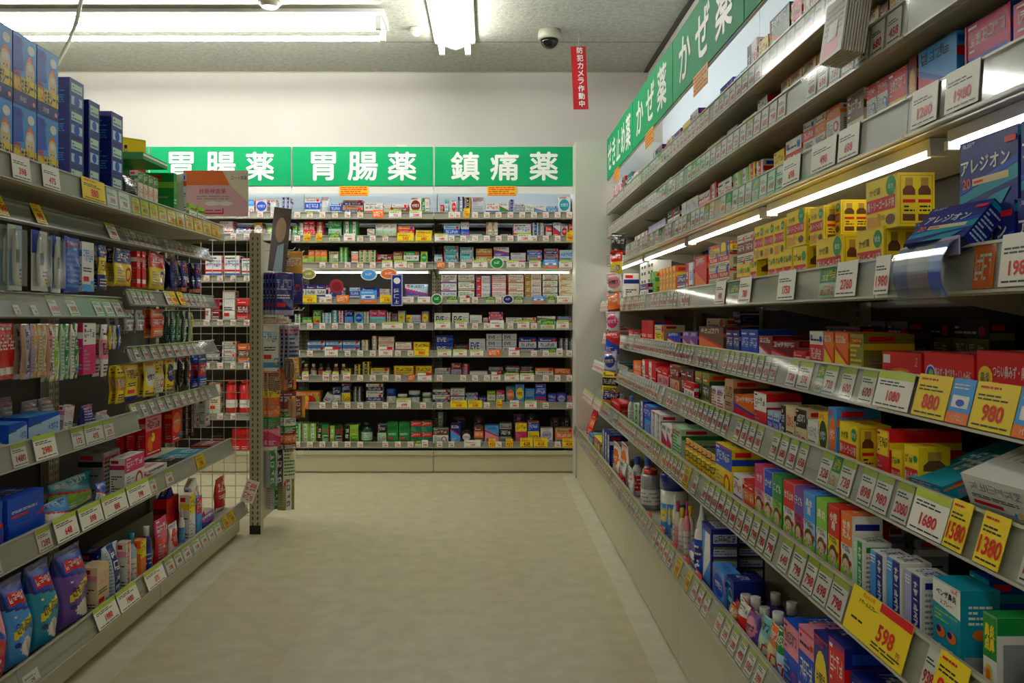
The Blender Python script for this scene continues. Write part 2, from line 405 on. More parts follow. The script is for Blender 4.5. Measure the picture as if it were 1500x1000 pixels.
special('nast', [('p', [(0, .72), (1, .66), (1, 1), (0, 1)], 'wh'), ('t', 'ベンザ鼻炎', .5, .86, .08, 'bk', .03, .9), ('t', 'スプレー', .5, .76, .06, 'bk', .02, .7), ('n', .08, .52, .92, .66, 3, 'lg'), ('e', .3, .4, .17, .07, 'og'), ('e', .7, .4, .17, .07, 'og'), ('e', .24, .42, .09, .04, 'nv'), ('e', .64, .42, .09, .04, 'nv'),
                 ('p', [(.22, 0), (.36, 0), (.34, .25), (.24, .25)], 'wh'), ('p', [(.64, 0), (.78, 0), (.76, .25), (.66, .25)], 'wh'), ('g', .66, .93, .95, .98, 3, 'rd')],
        [('r', .1, .02, .9, .25, 'gy'), ('r', .1, .3, .9, .9, 'tl'), ('e', .5, .5, .2, .06, 'og'), ('n', .2, .6, .8, .85, 4, 'wh')], [('r', 0, 0, 1, 1, 'tl')], 'tl', 'tall teal nasal spray box')
special('flug', [('r', 0, .5, 1, 1, 'gr'), ('t', '鼻炎\n点鼻', .5, .74, .3, 'ye', .03, .7), ('e', .4, .3, .26, .13, 'ye'), ('e', .4, .3, .16, .08, 'og'), ('e', .42, .06, .2, .08, 'og'), ('n', .1, .05, .3, .4, 3, 'pk')],
        [('r', 0, .8, 1, 1, 'gr'), ('r', .15, .1, .85, .7, 'gy')], [('r', 0, 0, 1, 1, 'gr')], 'wh', 'green and white spray box')
special('eve', [('t', 'EVE', .34, .5, .5, 'nv', .03, .5), ('n', .65, .3, .95, .7, 3, 'gy'), ('r', 0, 0, 1, .1, 'sv')], [('r', 0, .4, 1, .6, 'nv')], [], 'wh', 'white carton with navy capitals')
special('eves', [('t', 'EVE', .36, .5, .5, 'nv', .03, .55), ('n', .68, .3, .95, .7, 3, 'gy'), ('r', 0, 0, 1, .12, 'gy')], [('r', 0, .4, 1, .6, 'nv')], [], 'sv', 'silver carton with navy capitals')
special('even', [('t', 'EVE', .36, .5, .5, 'sv', .03, .55), ('n', .66, .3, .95, .7, 3, 'sb'), ('r', 0, 0, 1, .08, 'bl')], [('r', 0, .4, 1, .6, 'wh')], [], 'nv', 'navy carton with silver capitals')
special('vick', [('e', .5, .45, .34, .3, 'ta'), ('e', .5, .45, .3, .26, 'nv'), ('r', .24, .4, .76, .52, 'ta'), ('n', .1, .8, .9, .94, 1, 'sb')], [('e', .5, .5, .3, .24, 'tl'), ('n', .1, .1, .9, .2, 1, 'wh')], [('g', .2, .3, .8, .7, 3, 'wh')], 'nv', 'navy box with round emblem')
special('mask', [('p', [(0, 0), (1, 0), (1, .9), (0, .7)], 'pb'), ('g', .62, .5, .95, .7, 3, 'bl'), ('e', .3, .3, .09, .13, 'br'), ('e', .3, .24, .07, .1, 'cr'), ('n', .08, .72, .4, .8, 1, 'gr')], [('n', .2, .3, .8, .7, 4, 'pb')], [('r', .05, .05, .95, .95, 'sb')], 'bl', 'blue mask box')
special('navp', [('r', .1, .1, .9, .9, 'sb'), ('p', [(.1, .1), (.9, .5), (.9, .9), (.4, .9)], 'wh')],
        [('r', .08, .78, .92, .92, 'sv'), ('g', .12, .8, .88, .9, 4, 'nv')] + sum([[('r', .08, y, .92, y + .15, 'sv'), ('r', .08, y + .11, .92, y + .15, 'ol'), ('n', .12, y + .02, .88, y + .1, 2, 'bl')] for y in (.04, .22, .4, .58)], []), [('r', .1, .2, .9, .8, 'sv'), ('g', .2, .3, .8, .7, 4, 'nv')], 'nv', 'tall navy carton with grey panels')
special('grid', [('r', .2, .15, .45, .35, 'bk'), ('r', .2, .6, .45, .8, 'bk'), ('r', .6, .15, .85, .35, 'bk'), ('r', .6, .6, .85, .8, 'bk')], [], [], 'wh', 'white carton with black squares')
def kid(nm, top, base, word, desc, side='wh'):
    special(nm, [('r', 0, .6, 1, 1, top), ('t', word, .5, .8, .22 if '\n' in word else .12, 'wh' if top != 'ye' else 'rd', .03, .84), ('r', 0, .5, 1, .6, base), ('g', .1, .52, .9, .59, 5, 'bk'), ('r', 0, .0, 1, .3, 'lg'), ('e', .12, .42, .09, .03, 'ye'), ('e', .88, .4, .1, .035, 'rd'), ('e', .5, .37, .34, .12, 'br'), ('e', .5, .33, .3, .1, 'cr'), ('e', .3, .3, .06, .018, 'pk'), ('e', .7, .3, .06, .018, 'pk'), ('e', .38, .33, .04, .012, 'bk'), ('e', .62, .33, .04, .012, 'bk'), ('e', .5, .26, .09, .02, 'rd'), ('p', [(.2, 0), (.8, 0), (.7, .22), (.3, .22)], 'pb'), ('e', .16, .14, .12, .05, 'og'), ('e', .84, .12, .12, .05, 'ye')],
            [('r', .1, .82, .9, .9, 'nv'), ('n', .12, .1, .88, .75, 9, 'gy')], [('r', 0, 0, 1, 1, top), ('g', .2, .3, .8, .7, 3, 'wh')], base, desc, sidecol=side)
def pad(nm, base, desc):
    special(nm, [('p', [(0, .7), (1, .6), (1, 1), (0, 1)], 'nv'), ('p', [(.1, .72), (.9, .64), (.9, .9), (.1, .95)], 'bl'), ('p', [(.16, .74), (.84, .7), (.8, .82), (.2, .88)], 'rd'), ('g', .2, .76, .8, .84, 4, 'wh'), ('p', [(.15, .36), (.95, .52), (.95, .6), (.15, .46)], 'ye'), ('g', .2, .42, .9, .53, 5, 'bk'),
                 ('e', .55, .24, .27, .1, 'wh'), ('e', .55, .24, .2, .07, 'iv'), ('n', .15, .05, .9, .11, 2, 'nv'), ('n', .2, .58, .85, .63, 1, 'wh'), ('e', .2, .3, .07, .03, 'nv')], [], [], base, desc)
pad('pada', 'sb', 'sky blue absorbent sheet bag'); pad('padb', 'tl', 'teal absorbent sheet bag'); pad('padc', 'pu', 'violet absorbent sheet bag')
kid('kidp', 'mg', 'pk', 'せき', 'tall pink syrup box with child')
kid('kidb', 'bl', 'wh', 'かぜ', 'tall blue syrup box with child')
kid('kidg', 'gr', 'lg', 'こども', 'tall green syrup box with child', 'gr')
kid('kidr', 'rd', 'wh', 'せき止め', 'tall red syrup box with child')
kid('kidm', 'pu', 'mg', '子ども', 'tall magenta syrup box', 'mg')
kid('kids', 'sb', 'pb', '鼻水\n熱', 'tall sky blue syrup box', 'sb')
kid('kidl', 'lg', 'wh', '鼻炎', 'tall lime syrup box', 'gr')
kid('kidy', 'rd', 'ye', '小児\n用', 'tall red and yellow syrup box', 'rd')
kid('kido', 'og', 'wh', 'せき\nたん', 'tall orange and white syrup box', 'wh')

def design(code):
    if code in SPECIAL:
        s = SPECIAL[code]
        return s[0], s[1], s[2], s[3], s[4], s[5] or s[3], s[6] or s[3]
    f, sd, tp, base = art(code)
    q = code.split('.')
    d = CN[q[0]] + ' and ' + CN[q[1]]
    return f, sd, tp, base, d, base, base

_mesh = {}
def box_mesh(name, code, w, h, d, mat='card'):
    k = ('box', code, round(w, 3), round(h, 3), round(d, 3), mat)
    if k in _mesh: return _mesh[k]
    f, sd, tp, base, _, sc, tcx = design(code)
    mb = MB()
    cols = {'f': C(base), 'r': C(sc), 'l': C(sc), 't': C(tcx), 'k': C(base), 'b': C(base)}
    mb.box(-w / 2, -d / 2, 0, w / 2, d / 2, h, cols=cols)
    paint(mb, Surf((-w / 2, -d / 2, 0), (1, 0, 0), (0, 0, 1), w, h), f)
    if sd:
        paint(mb, Surf((w / 2, -d / 2, 0), (0, 1, 0), (0, 0, 1), d, h), sd)
        paint(mb, Surf((-w / 2, d / 2, 0), (0, -1, 0), (0, 0, 1), d, h), sd)
    if tp: paint(mb, Surf((-w / 2, -d / 2, h), (1, 0, 0), (0, 1, 0), w, d), tp)
    # closing flap line round the lid
    e = 0.0004
    mb.box(-w / 2 - e, -d / 2 - e, h * .985, w / 2 + e, -d / 2 + e, h * .99, tuple(x * .6 for x in C(base)), skip='bt')
    _mesh[k] = mb.mesh(name, M[mat])
    return _mesh[k]
def pouch_mesh(name, code, w, h, d, hang=False):
    """a bulging sealed bag, printed on its front"""
    k = ('pouch', code, round(w, 3), round(h, 3), round(d, 3), hang)
    if k in _mesh: return _mesh[k]
    f, sd, tp, base, _, sc, tcx = design(code)
    pr = [p for p in expand([q for q in f if q[0] != 't'], w, h)]
    nx, ny = (30, 44) if w * h > .018 and d > .06 else (16, 24)
    rr = random.Random(len(code) * 7 + int(w * 1000))
    ph = rr.uniform(0, 6)
    def T(u, v):
        e = max(0.0, math.sin(PI * u)) ** (0.28 if d > .06 else 0.5)
        vv = (v / .12) ** 0.6 if v < .12 else 1
        top = max(0.0, min(1, (0.93 - v) / .5)) ** 0.6 if not hang else max(0.0, min(1, (0.9 - v) / .15)) ** 0.6
        if hang: vv = min(1, (max(v - .04, 0) / .12)) ** 0.6
        return d / 2 * e * vv * top * (1 + .07 * math.sin(9 * u + 7 * v + ph)) + 0.0012
    mb = MB()
    vi = {}
    for s in (-1, 1):
        for i in range(nx + 1):
            for j in range(ny + 1):
                u = i / nx; v = j / ny
                vi[s, i, j] = len(mb.v)
                nar = 1 - .06 * math.sin(PI * v) * (0 if hang else 1)
                mb.v.append(((u - .5) * w * nar, s * T(u, v) + .002 * math.sin(5 * u + 8 * v + ph), v * h))
    bc = C(base)
    def big(q):
        xs = [t[0] for t in q]; ys = [t[1] for t in q]
        return (max(xs) - min(xs)) * (max(ys) - min(ys)) > .03 and len(q) != 4 or (max(xs) - min(xs)) * (max(ys) - min(ys)) > .09
    lift = .0012
    for p in pr:
        if p[0] == 'q' and not big(p[1]):
            lift += .00002
            mb.face([((u - .5) * w * (1 - .06 * math.sin(PI * v) * (0 if hang else 1)), -T(u, v) + .002 * math.sin(5 * u + 8 * v + ph) - lift, v * h) for u, v in ((min(.96, max(.04, a)), min(.97, max(.03, b3))) for a, b3 in p[1])], p[2])
    for i in range(nx):
        for j in range(ny):
            u = (i + .5) / nx; v = (j + .5) / ny; c = bc
            for p in pr:
                if p[0] == 'q' and big(p[1]) and pip(u, v, p[1]): c = p[2]
            mb.f.append((vi[-1, i, j], vi[-1, i + 1, j], vi[-1, i + 1, j + 1], vi[-1, i, j + 1])); mb.c.append(c); mb.sm.append(True)
            mb.f.append((vi[1, i, j], vi[1, i, j + 1], vi[1, i + 1, j + 1], vi[1, i + 1, j])); mb.c.append(bc); mb.sm.append(True)
    for i in range(nx):
        mb.f.append((vi[-1, i, 0], vi[1, i, 0], vi[1, i + 1, 0], vi[-1, i + 1, 0])); mb.c.append(bc); mb.sm.append(False)
        mb.f.append((vi[-1, i, ny], vi[-1, i + 1, ny], vi[1, i + 1, ny], vi[1, i, ny])); mb.c.append(bc); mb.sm.append(False)
    for j in range(ny):
        mb.f.append((vi[-1, 0, j], vi[-1, 0, j + 1], vi[1, 0, j + 1], vi[1, 0, j])); mb.c.append(bc); mb.sm.append(False)
        mb.f.append((vi[-1, nx, j], vi[1, nx, j], vi[1, nx, j + 1], vi[-1, nx, j + 1])); mb.c.append(bc); mb.sm.append(False)
    _mesh[k] = mb.mesh(name, M['gloss'])
    return _mesh[k]

BOT = {   # bottle shapes: body profile (r, z) in shares of width and height, cap (r, z0, z1), cap is a cone?
    'round': ([(.46, 0), (.5, .03), (.5, .6), (.44, .7), (.24, .78), (.2, .82)], (.26, .8, 1.0)),
    'jar': ([(.47, 0), (.5, .04), (.5, .68), (.47, .7)], (.52, .7, 1.0)),
    'slim': ([(.4, 0), (.44, .04), (.44, .62), (.3, .72), (.16, .8)], (.22, .74, 1.0)),
    'spray': ([(.46, 0), (.5, .03), (.48, .5), (.4, .62), (.3, .66)], (.32, .64, 1.0)),
    'tub': ([(.46, 0), (.48, .03), (.48, .74)], (.5, .74, 1.0)),
    'can': ([(.44, 0), (.5, .02), (.5, .84), (.42, .88)], (.36, .88, 1.0)),
}
def bottle_meshes(shape, code, w, h):
    """code: body.label.cap[.band]"""
    k = ('bot', shape, code, round(w, 3), round(h, 3))
    if k in _mesh: return _mesh[k]
    q = code.split('.')
    prof, cap = BOT[shape]
    zmax = prof[-1][1]; out = []
    labz = (.14, .52) if zmax > .6 else (.1, .4)
    pts = []
    def rad(z):
        for (r0, z0), (r1, z1) in zip(prof, prof[1:]):
            if z0 <= z <= z1: return r0 + (r1 - r0) * (z - z0) / max(z1 - z0, 1e-6)
        return prof[-1][0]
    zs = sorted(set([z for _, z in prof] + [labz[0], labz[1], labz[0] + .08, labz[1] - .08]))
    for z in zs:
        c = q[0]
        if labz[0] <= z < labz[1]: c = q[1]
        if len(q) > 3 and (labz[0] + .08 <= z < labz[1] - .08): c = q[3]
        pts.append((rad(z) * w, z * h, C(c)))
    mb = MB(); mb.lathe(pts, 20)
    ink = C('gy' if sum(PAL[q[1]]) > 380 else 'wh')
    for row in range(3):      # printed lines round the label
        z = (labz[0] + (labz[1] - labz[0]) * (.2 + .25 * row)) * h
        for j in range(20):
            if (j * 7 + row * 3) % 4 == 0: continue
            a0 = 2 * PI * j / 20; a1 = 2 * PI * (j + .8) / 20; r = rad(z / h) * w * 1.006
            mb.face([(r * math.cos(a0), r * math.sin(a0), z), (r * math.cos(a1), r * math.sin(a1), z), (r * math.cos(a1), r * math.sin(a1), z + .028 * h), (r * math.cos(a0), r * math.sin(a0), z + .028 * h)], ink)
    body = mb.mesh('body', M['gloss'])
    mb = MB(); cr, z0, z1 = cap; cc = C(q[2])
    if shape == 'spray': pr = [(cr * w, z0 * h, cc), (cr * w, (z0 + .06) * h, cc), (cr * w * .5, (z0 + .2) * h, cc), (cr * w * .3, z1 * h, cc)]
    elif shape == 'slim': pr = [(cr * w, z0 * h, cc), (cr * w * .9, (z0 + .12) * h, cc), (cr * w * .55, (z0 + .14) * h, cc), (cr * w * .5, z1 * h, cc)]
    else: pr = [(cr * w, z0 * h, cc), (cr * w, (z1 - .02) * h, cc), (cr * w * .92, z1 * h, cc)]
    mb.lathe(pr, 18)
    out = (body, mb.mesh('cap', M['gloss']))
    _mesh[k] = out
    return out
# ------------------------------------------------------------------ placing and naming
REG = []
ROT = {'B': 0.0, 'R': -PI / 2, 'L': PI / 2}
def world(side, along, depth, z):
    """depth = distance of the point from the aisle axis (R, L) or from the camera (B)"""
    return {'B': (along, depth, z), 'R': (depth, along, z), 'L': (-depth, along, z)}[side]
def reg(o, desc, cat, zone, side, along, z, depth, fixed=None, extra=''):
    REG.append(dict(extra=extra, o=o, desc=desc, cat=cat, zone=zone, side=side, along=along, z=z, depth=depth, fixed=fixed))
    return o
ORD = 'zeroth first second third fourth fifth sixth seventh eighth ninth tenth eleventh twelfth thirteenth fourteenth fifteenth sixteenth seventeenth eighteenth nineteenth twentieth'.split()
def ordn(n):
    if n <= 20: return ORD[n]
    t = {20: 'twenty', 30: 'thirty', 40: 'forty', 50: 'fifty'}[n // 10 * 10]
    return t + ('-' + ORD[n % 10] if n % 10 else 'th') if n % 10 else {30: 'thirtieth', 40: 'fortieth', 50: 'fiftieth'}[n]
def name_all():
    groups = {}
    for r in REG:
        groups.setdefault((r['desc'], r['zone'][0]), []).append(r)
    seen = {}
    for (desc, zk), rs in groups.items():
        zt, anchor = rs[0]['zone'][0], rs[0]['zone'][1]
        rs.sort(key=lambda r: (-r['along'], r['z'], r['depth']))
        cols = []
        for r in rs:
            for c in cols:
                if abs(c[0]['along'] - r['along']) < 0.012: c.append(r); break
            else: cols.append([r])
        for ci, c in enumerate(cols):
            c.sort(key=lambda r: (r['z'], r['depth']))
            zs = sorted(set(round(r['z'], 3) for r in c))
            for r in c:
                pre = ''
                if len(zs) > 1:
                    k = zs.index(round(r['z'], 3))
                    pre = 'lowest ' if k == 0 else ('topmost ' if k == len(zs) - 1 else ('middle ' if len(zs) == 3 else ORD[k + 1] + ' lowest '))
                same = [q for q in c if round(q['z'], 3) == round(r['z'], 3)]
                if len(same) > 1:
                    k = sorted(same, key=lambda q: q['depth']).index(r)
                    pre += 'front ' if k == 0 else ('rear ' if len(same) == 2 or k == len(same) - 1 else ('middle ' if len(same) == 3 else ORD[k + 1] + ' deepest '))
                if len(cols) == 1 and len(rs) == 1: lab = '%s on %s' % (desc, zt)
                elif len(cols) == 1: lab = '%s%s on %s' % (pre, desc, zt)
                else: lab = '%s%s, %s from %s, %s' % (pre, desc, ordn(ci + 1), anchor, zt)
                if r['extra']: lab = lab.replace(desc, desc + r['extra'], 1)
                if len(lab.split()) > 16: lab = lab.replace(' with face', '').replace(' with child', '').replace('tall ', '').replace('wide ', '')
                if len(lab.split()) > 16: lab = lab.replace(' and ', '-').replace('plain white', 'white')
                if lab in seen: print('DUP', lab)
                seen[lab] = 1
                tag(r['o'], lab, r['cat'], group=('%s on %s' % (desc, zt)) if len(rs) > 1 else None)

def put(side, code, along, depth, z, w, h, d, zone, noun='carton', shape='box', yaw=0.0, tilt=0.0, roll=0.0, cat='box', desc=None, mat='card'):
    dd = None
    if shape == 'box' or shape == 'pouch' or shape == 'hang':
        me = box_mesh(noun, code, w, h, d, mat) if shape == 'box' else pouch_mesh(noun, code, w, h, d, shape == 'hang')
        o = link(noun, me)
        dd = design(code)[4]
        if code not in SPECIAL: dd += ' ' + noun.split('_')[-1]
    else:
        body, cap = bottle_meshes(shape, code, w, h)
        o = empty(noun)
        link('body', body, o); link('cap', cap, o)
        q = code.split('.')
        dd = CN[q[0]] + ' ' + noun.split('_')[-1] + ' with ' + CN[q[2]] + ' cap'
    loc = world(side, along, depth + d / 2, z)
    o.location = loc
    o.rotation_euler = Matrix.Rotation(ROT[side] + yaw, 4, 'Z').to_euler() if not (tilt or roll) else (Matrix.Rotation(ROT[side] + yaw, 4, 'Z') @ Matrix.Rotation(tilt, 4, 'X') @ Matrix.Rotation(roll, 4, 'Y')).to_euler()
    return reg(o, desc or dd, cat, zone, side, along, z, depth)

# ------------------------------------------------------------------ the room
def struct(name, mb, mat):
    return tag(mb.build(name, mat), kind='structure')
XL, XR, YB, YN, ZC = -4.4, 1.09, 5.63, -2.6, 2.68
m = MB(); m.box(XL, YN, -0.05, XR, YB, 0); struct('floor', m, M['floor'])
m = MB(); m.box(XL, YN, ZC, XR, YB, ZC + 0.05); struct('ceiling', m, M['ceil'])
m = MB(); m.box(XL - .1, YB, -0.05, XR + .1, YB + .1, ZC + .05); struct('wall_back', m, M['wall'])
m = MB(); m.box(XR, YN, -0.05, XR + .1, YB, ZC + .05); struct('wall_right', m, M['wall'])
m = MB(); m.box(XL - .1, YN, -0.05, XL, YB, ZC + .05); struct('wall_left', m, M['wall'])
m = MB(); m.box(XL - .1, YN - .1, -0.05, XR + .1, YN, ZC + .05); struct('wall_front', m, M['wall'])
m = MB(); m.box(.53, 5.03, 0, XR - .002, YB - .002, 2.07); struct('pillar', m, M['pillar'])
m = MB(); m.box(XL, YB - .008, ZC - .008, XR, YB - .001, ZC - .001); struct('trim_1', m, M['metal'])
m = MB(); m.box(XR - .03, YN, ZC - .012, XR - .002, YB - .02, ZC - .001); struct('trim_2', m, M['dark'])
m = MB(); m.box(.457, -2, -.01, .545, 5.1, .0008); struct('floor_strip_1', m, M['pale_strip'])  # thin paler strip on the floor along the cold remedy rack base
m = MB(); m.box(-1.12, .9, -.01, -1.03, 3.7, .0008); struct('floor_strip_2', m, M['pale_strip'])  # matching paler strip on the floor along the low rack base
# ceiling board joints
m = MB()
for y in (5.02, 3.2, 1.4): m.box(XL, y, ZC - .0015, XR, y + .004, ZC - .0005, skip='t')
struct('trim_3', m, M['dark'])

# ------------------------------------------------------------------ racks
def rail_parts(parent, x0, x1, y, z, h, tilt, clear=0.0, mat='lip', nm='price_rail'):
    """label rail in rack coordinates: x along, y into the rack, z up; its foot juts out and its head leans back"""
    c, s = math.cos(tilt), math.sin(tilt)
    def prof(a, t):   # distance up the face, distance out of the face
        return (y + a * s - t * c, z + a * c + t * s)
    mb = MB()
    a = [prof(0, 0), prof(0, -.006), prof(h, -.006), prof(h, 0)]
    P0 = [(x0, p[0], p[1]) for p in a]; P1 = [(x1, p[0], p[1]) for p in a]
    for i in range(4):
        j = (i + 1) % 4
        mb.face([P0[i], P0[j], P1[j], P1[i]], (0, 0, 0))
    mb.face(P0[::-1], (0, 0, 0)); mb.face(P1, (0, 0, 0))
    for aa in (0, h - .004):   # the two lips that grip the cards
        b2 = [prof(aa, .006), prof(aa + .004, .006), prof(aa + .004, 0), prof(aa, 0)]
        Q0 = [(x0, p[0], p[1]) for p in b2]; Q1 = [(x1, p[0], p[1]) for p in b2]
        for i in range(4):
            j = (i + 1) % 4
            mb.face([Q0[i], Q1[i], Q1[j], Q0[j]], (0, 0, 0))
        mb.face(Q0, (0, 0, 0)); mb.face(Q1[::-1], (0, 0, 0))
    r = mb.build(nm, M[mat], parent)
    cv = MB(); p0, p1 = prof(.003, .0055), prof(h - .003 + clear, .0055)
    cv.face([(x0, p0[0], p0[1]), (x1, p0[0], p0[1]), (x1, p1[0], p1[1]), (x0, p1[0], p1[1])], (0, 0, 0))
    cv.build('clear_cover', M['clear'], parent)
    return r
def post_mesh(h, w=.03, d=.03):
    mb = MB(); g = C((40, 36, 30))
    c = lin((190, 184, 158))
    mb.box(-w / 2, -d / 2, 0, w / 2, d / 2, h, c)
    z = .04
    while z < h - .03:
        for x in (-w * .22, w * .22):
            mb.face([(x - .0025, -d / 2 - .0004, z), (x + .0025, -d / 2 - .0004, z), (x + .0025, -d / 2 - .0004, z + .014), (x - .0025, -d / 2 - .0004, z + .014)], g)
        z += .025
    return mb.mesh('slotted_post', M['card'])
def rack(side, a0, a1, front, depth, top, shelves, base_h, label, base_in=0.0, back='dark', toppanel=None, posts=True):
    """front = distance of the base front; shelves: (z, lip distance, rail height, tilt, kind, clear)"""
    ac = (a0 + a1) / 2; W = a1 - a0
    root = empty('display_rack', world(side, ac, front, 0), ROT[side])
    tag(root, label, 'shelving', 'display racks round the aisle')
    x0, x1 = -W / 2 + .0015, W / 2 - .0015
    mb = MB(); mb.box(x0, base_in, 0.012, x1, base_in + .02, base_h - .03); mb.box(x0, base_in - .006, base_h - .028, x1, base_in + .02, base_h - .004)
    mb.box(x0, base_in + .015, 0, x1, base_in + .025, .014)
    mb.build('base_panel', M['kick'], root)
    mb = MB(); mb.box(x0, depth - .02, .02, x1, depth - .005, top); mb.build('back_panel', M[back], root)
    if toppanel:
        mb = MB(); mb.box(x0, depth - .024, toppanel[0], x1, depth - .0205, toppanel[1]); mb.build('upper_panel', M['panel'], root)
    if posts:
        pm = post_mesh(top)
        for x in (x0 + .016, x1 - .016):
            p = link('slotted_post', pm, root); p.location = (x, depth - .037, 0)
    for (z, lip, rh, tilt, kind, clear) in shelves:
        y = lip - front
        if kind == 'S':
            sh = empty('shelf', (0, 0, 0)); sh.parent = root
            mb = MB(); mb.box(x0, y + .012, z + .008, x1, depth - .052, z + .024)
            mb.box(x0, y + .006, z - .002, x1, y + .013, z + .024)
            for xb in (x0 + .001, x1 - .004):     # brackets
                mb.face([(xb, y + .06, z + .008), (xb, depth - .06, z + .008), (xb, depth - .06, z - .05)], (0, 0, 0))
                mb.face([(xb + .003, depth - .06, z - .05), (xb + .003, depth - .06, z + .008), (xb + .003, y + .06, z + .008)], (0, 0, 0))
            mb.build('board', M['metal'], sh)
            rail_parts(sh, x0, x1, y, z, rh, tilt, clear)
        else:
            sh = empty('hook_bar', (0, 0, 0)); sh.parent = root
            mb = MB(); mb.box(x0, y + .02, z + rh * .6, x1, y + .03, z + rh * .6 + .012)
            mb.build('bar', M['metal'], sh)
            rail_parts(sh, x0, x1, y, z, rh, tilt, 0, 'glip')
    return root

RS = {1: (1.613, .72), 2: (1.47, .72), 3: (1.297, .72), 4: (1.02, .67), 5: (.827, .675), 6: (.671, .62), 7: (.502, .554), 8: (.271, .51)}
RT = {1: 4, 2: 4, 3: 4, 4: 6, 5: 14, 6: 16, 7: 16, 8: 20}
BN = ['nearest', 'second', 'third', 'fourth', 'fifth']
RLAB = ['cold remedy rack bay holding blue allergy tablets and teal sprays', 'cold remedy rack bay with yellow tonics and tall syrup boxes',
        'cold remedy rack bay under the larger cold medicine sign', 'cold remedy rack bay under the second cold medicine sign',
        'cold remedy rack bay beside the white pillar under the cough medicine sign']
for i in range(5):
    a0 = .51 + .9 * i
    sh = []
    for k, (z, lip) in RS.items():
        if i == 4 and k in (4, 5, 6, 7): lip = {4: .685, 5: .685, 6: .68, 7: .63}[k]
        sh.append((z, lip, .07 if k != 8 else .062, math.radians(RT[k]), 'S', .0))
    rack('R', a0, a0 + .9, .535, 1.085 - .535, 1.62, sh, .27, RLAB[i], toppanel=(1.62, 2.52))
BY = {1: 320.5, 2: 355, 3: 394, 4: 445, 5: 483, 6: 523, 7: 559, 8: 599, 9: 656}
BF = 5.2
def bz(y): return CZ + (465 - y) * BF / F
BLY = {1: 320, 2: 352, 3: 413, 4: 478, 5: 541, 6: 615, 7: 684}
def bx(px, Y=BF): return (px - 717) * Y / F
bays_b = [(bx(635.3), bx(843)), (bx(427), bx(635)), (bx(218.5), bx(426.7)), (bx(10), bx(218.2))]
BLAB = ['painkiller rack bay against the back wall beside the white pillar', 'stomach medicine rack bay at the middle of the back wall',
        'stomach medicine rack bay seen through the wire grid', 'back wall rack bay hidden behind the tall blue compress cartons']
for i, (a, b2) in enumerate(bays_b):
    src = BY if i < 2 else BLY
    sh = [(bz(y), BF + (0.0), .045 if y < 650 else .04, 0.05, 'S', .03) for y in src.values()]
    rack('B', a, b2, BF, .39, 1.62, sh, .145, BLAB[i], base_in=-.012, toppanel=(1.6, 2.1))
LS = {'1': (1.335, 1.21), 'A': (1.243, 1.262), '31': (.987, 1.25), '32': (1.03, 1.24), '42': (.83, 1.237), '52': (.63, 1.23), '51': (.597, 1.21), '6': (.37, 1.165), '7': (.097, 1.10)}
T30 = math.radians(24)
sh1 = [(1.335, 1.21, .07, .1, 'S', 0), (1.243, 1.262, .065, T30, 'H', 0), (.987, 1.25, .075, T30, 'H', 0), (.597, 1.21, .07, .2, 'S', 0), (.37, 1.165, .07, .25, 'S', 0), (.097, 1.10, .065, .35, 'S', 0)]
sh2 = [(1.335, 1.21, .07, .1, 'S', 0), (1.243, 1.262, .06, T30, 'H', 0), (1.03, 1.24, .06, T30, 'H', 0), (.83, 1.237, .06, T30, 'H', 0), (.63, 1.23, .06, T30, 'H', 0), (.37, 1.165, .07, .25, 'S', 0), (.097, 1.10, .065, .35, 'S', 0)]
rack('L', 1.93, 2.83, 1.14, .42, 1.33, sh1, .1, 'low aisle rack bay of thermometers, masks and absorbent sheets')
rack('L', 2.83, 3.73, 1.14, .42, 1.33, sh2, .1, 'low aisle rack bay of plaster pouches ending at the wire grid')
rack('L', 1.03, 1.93, 1.14, .42, 1.33, sh1, .1, 'empty low aisle rack bay next to the thermometers')

# wire grid with its slotted upright at the end of the low rack
g = empty('wire_grid', (-1.3, 3.745, 0))
tag(g, 'cream wire grid panel with slotted upright closing the low rack', 'grid panel')
mb = MB()
x = -.235
while x < .2:
    mb.tube([(x, 0, .1), (x, 0, 1.345)], .0016, n=5); x += .053
z = .11
while z < 1.35:
    mb.tube([(-.24, -.003, z), (.205, -.003, z)], .0016, n=5); z += .0535
mb.build('wires', M['wire'], g)
mb = MB(); mb.tube([(-.24, 0, .08), (-.24, 0, 1.35), (.205, 0, 1.35), (.205, 0, .08), (-.24, 0, .08)], .004, n=6); mb.build('frame', M['wire'], g)
p = link('slotted_post', post_mesh(1.373, .052, .04), g); p.location = (.232, 0, .0)
mb = MB(); mb.box(.207, -.022, 0, .257, .022, .04); mb.build('foot', M['black'], g)
e = empty('end_panel', (-1.06, 3.95, 0)); tag(e, 'narrow grey end panel with hooks of hanging packs beside the slotted upright', 'panel')
mb = MB(); mb.box(-.012, -.17, .05, .008, .1, 1.34); mb.build('board', M['metal'], e)
for z in (1.3, 1.02, .76, .52, .3):
    for y in (-.12, -.03, .06):
        mb = MB(); mb.tube([(.008, y, z), (.14, y, z + .004), (.15, y, z + .015)], .0022, n=6); mb.build('peg_hook', M['wire'], e)

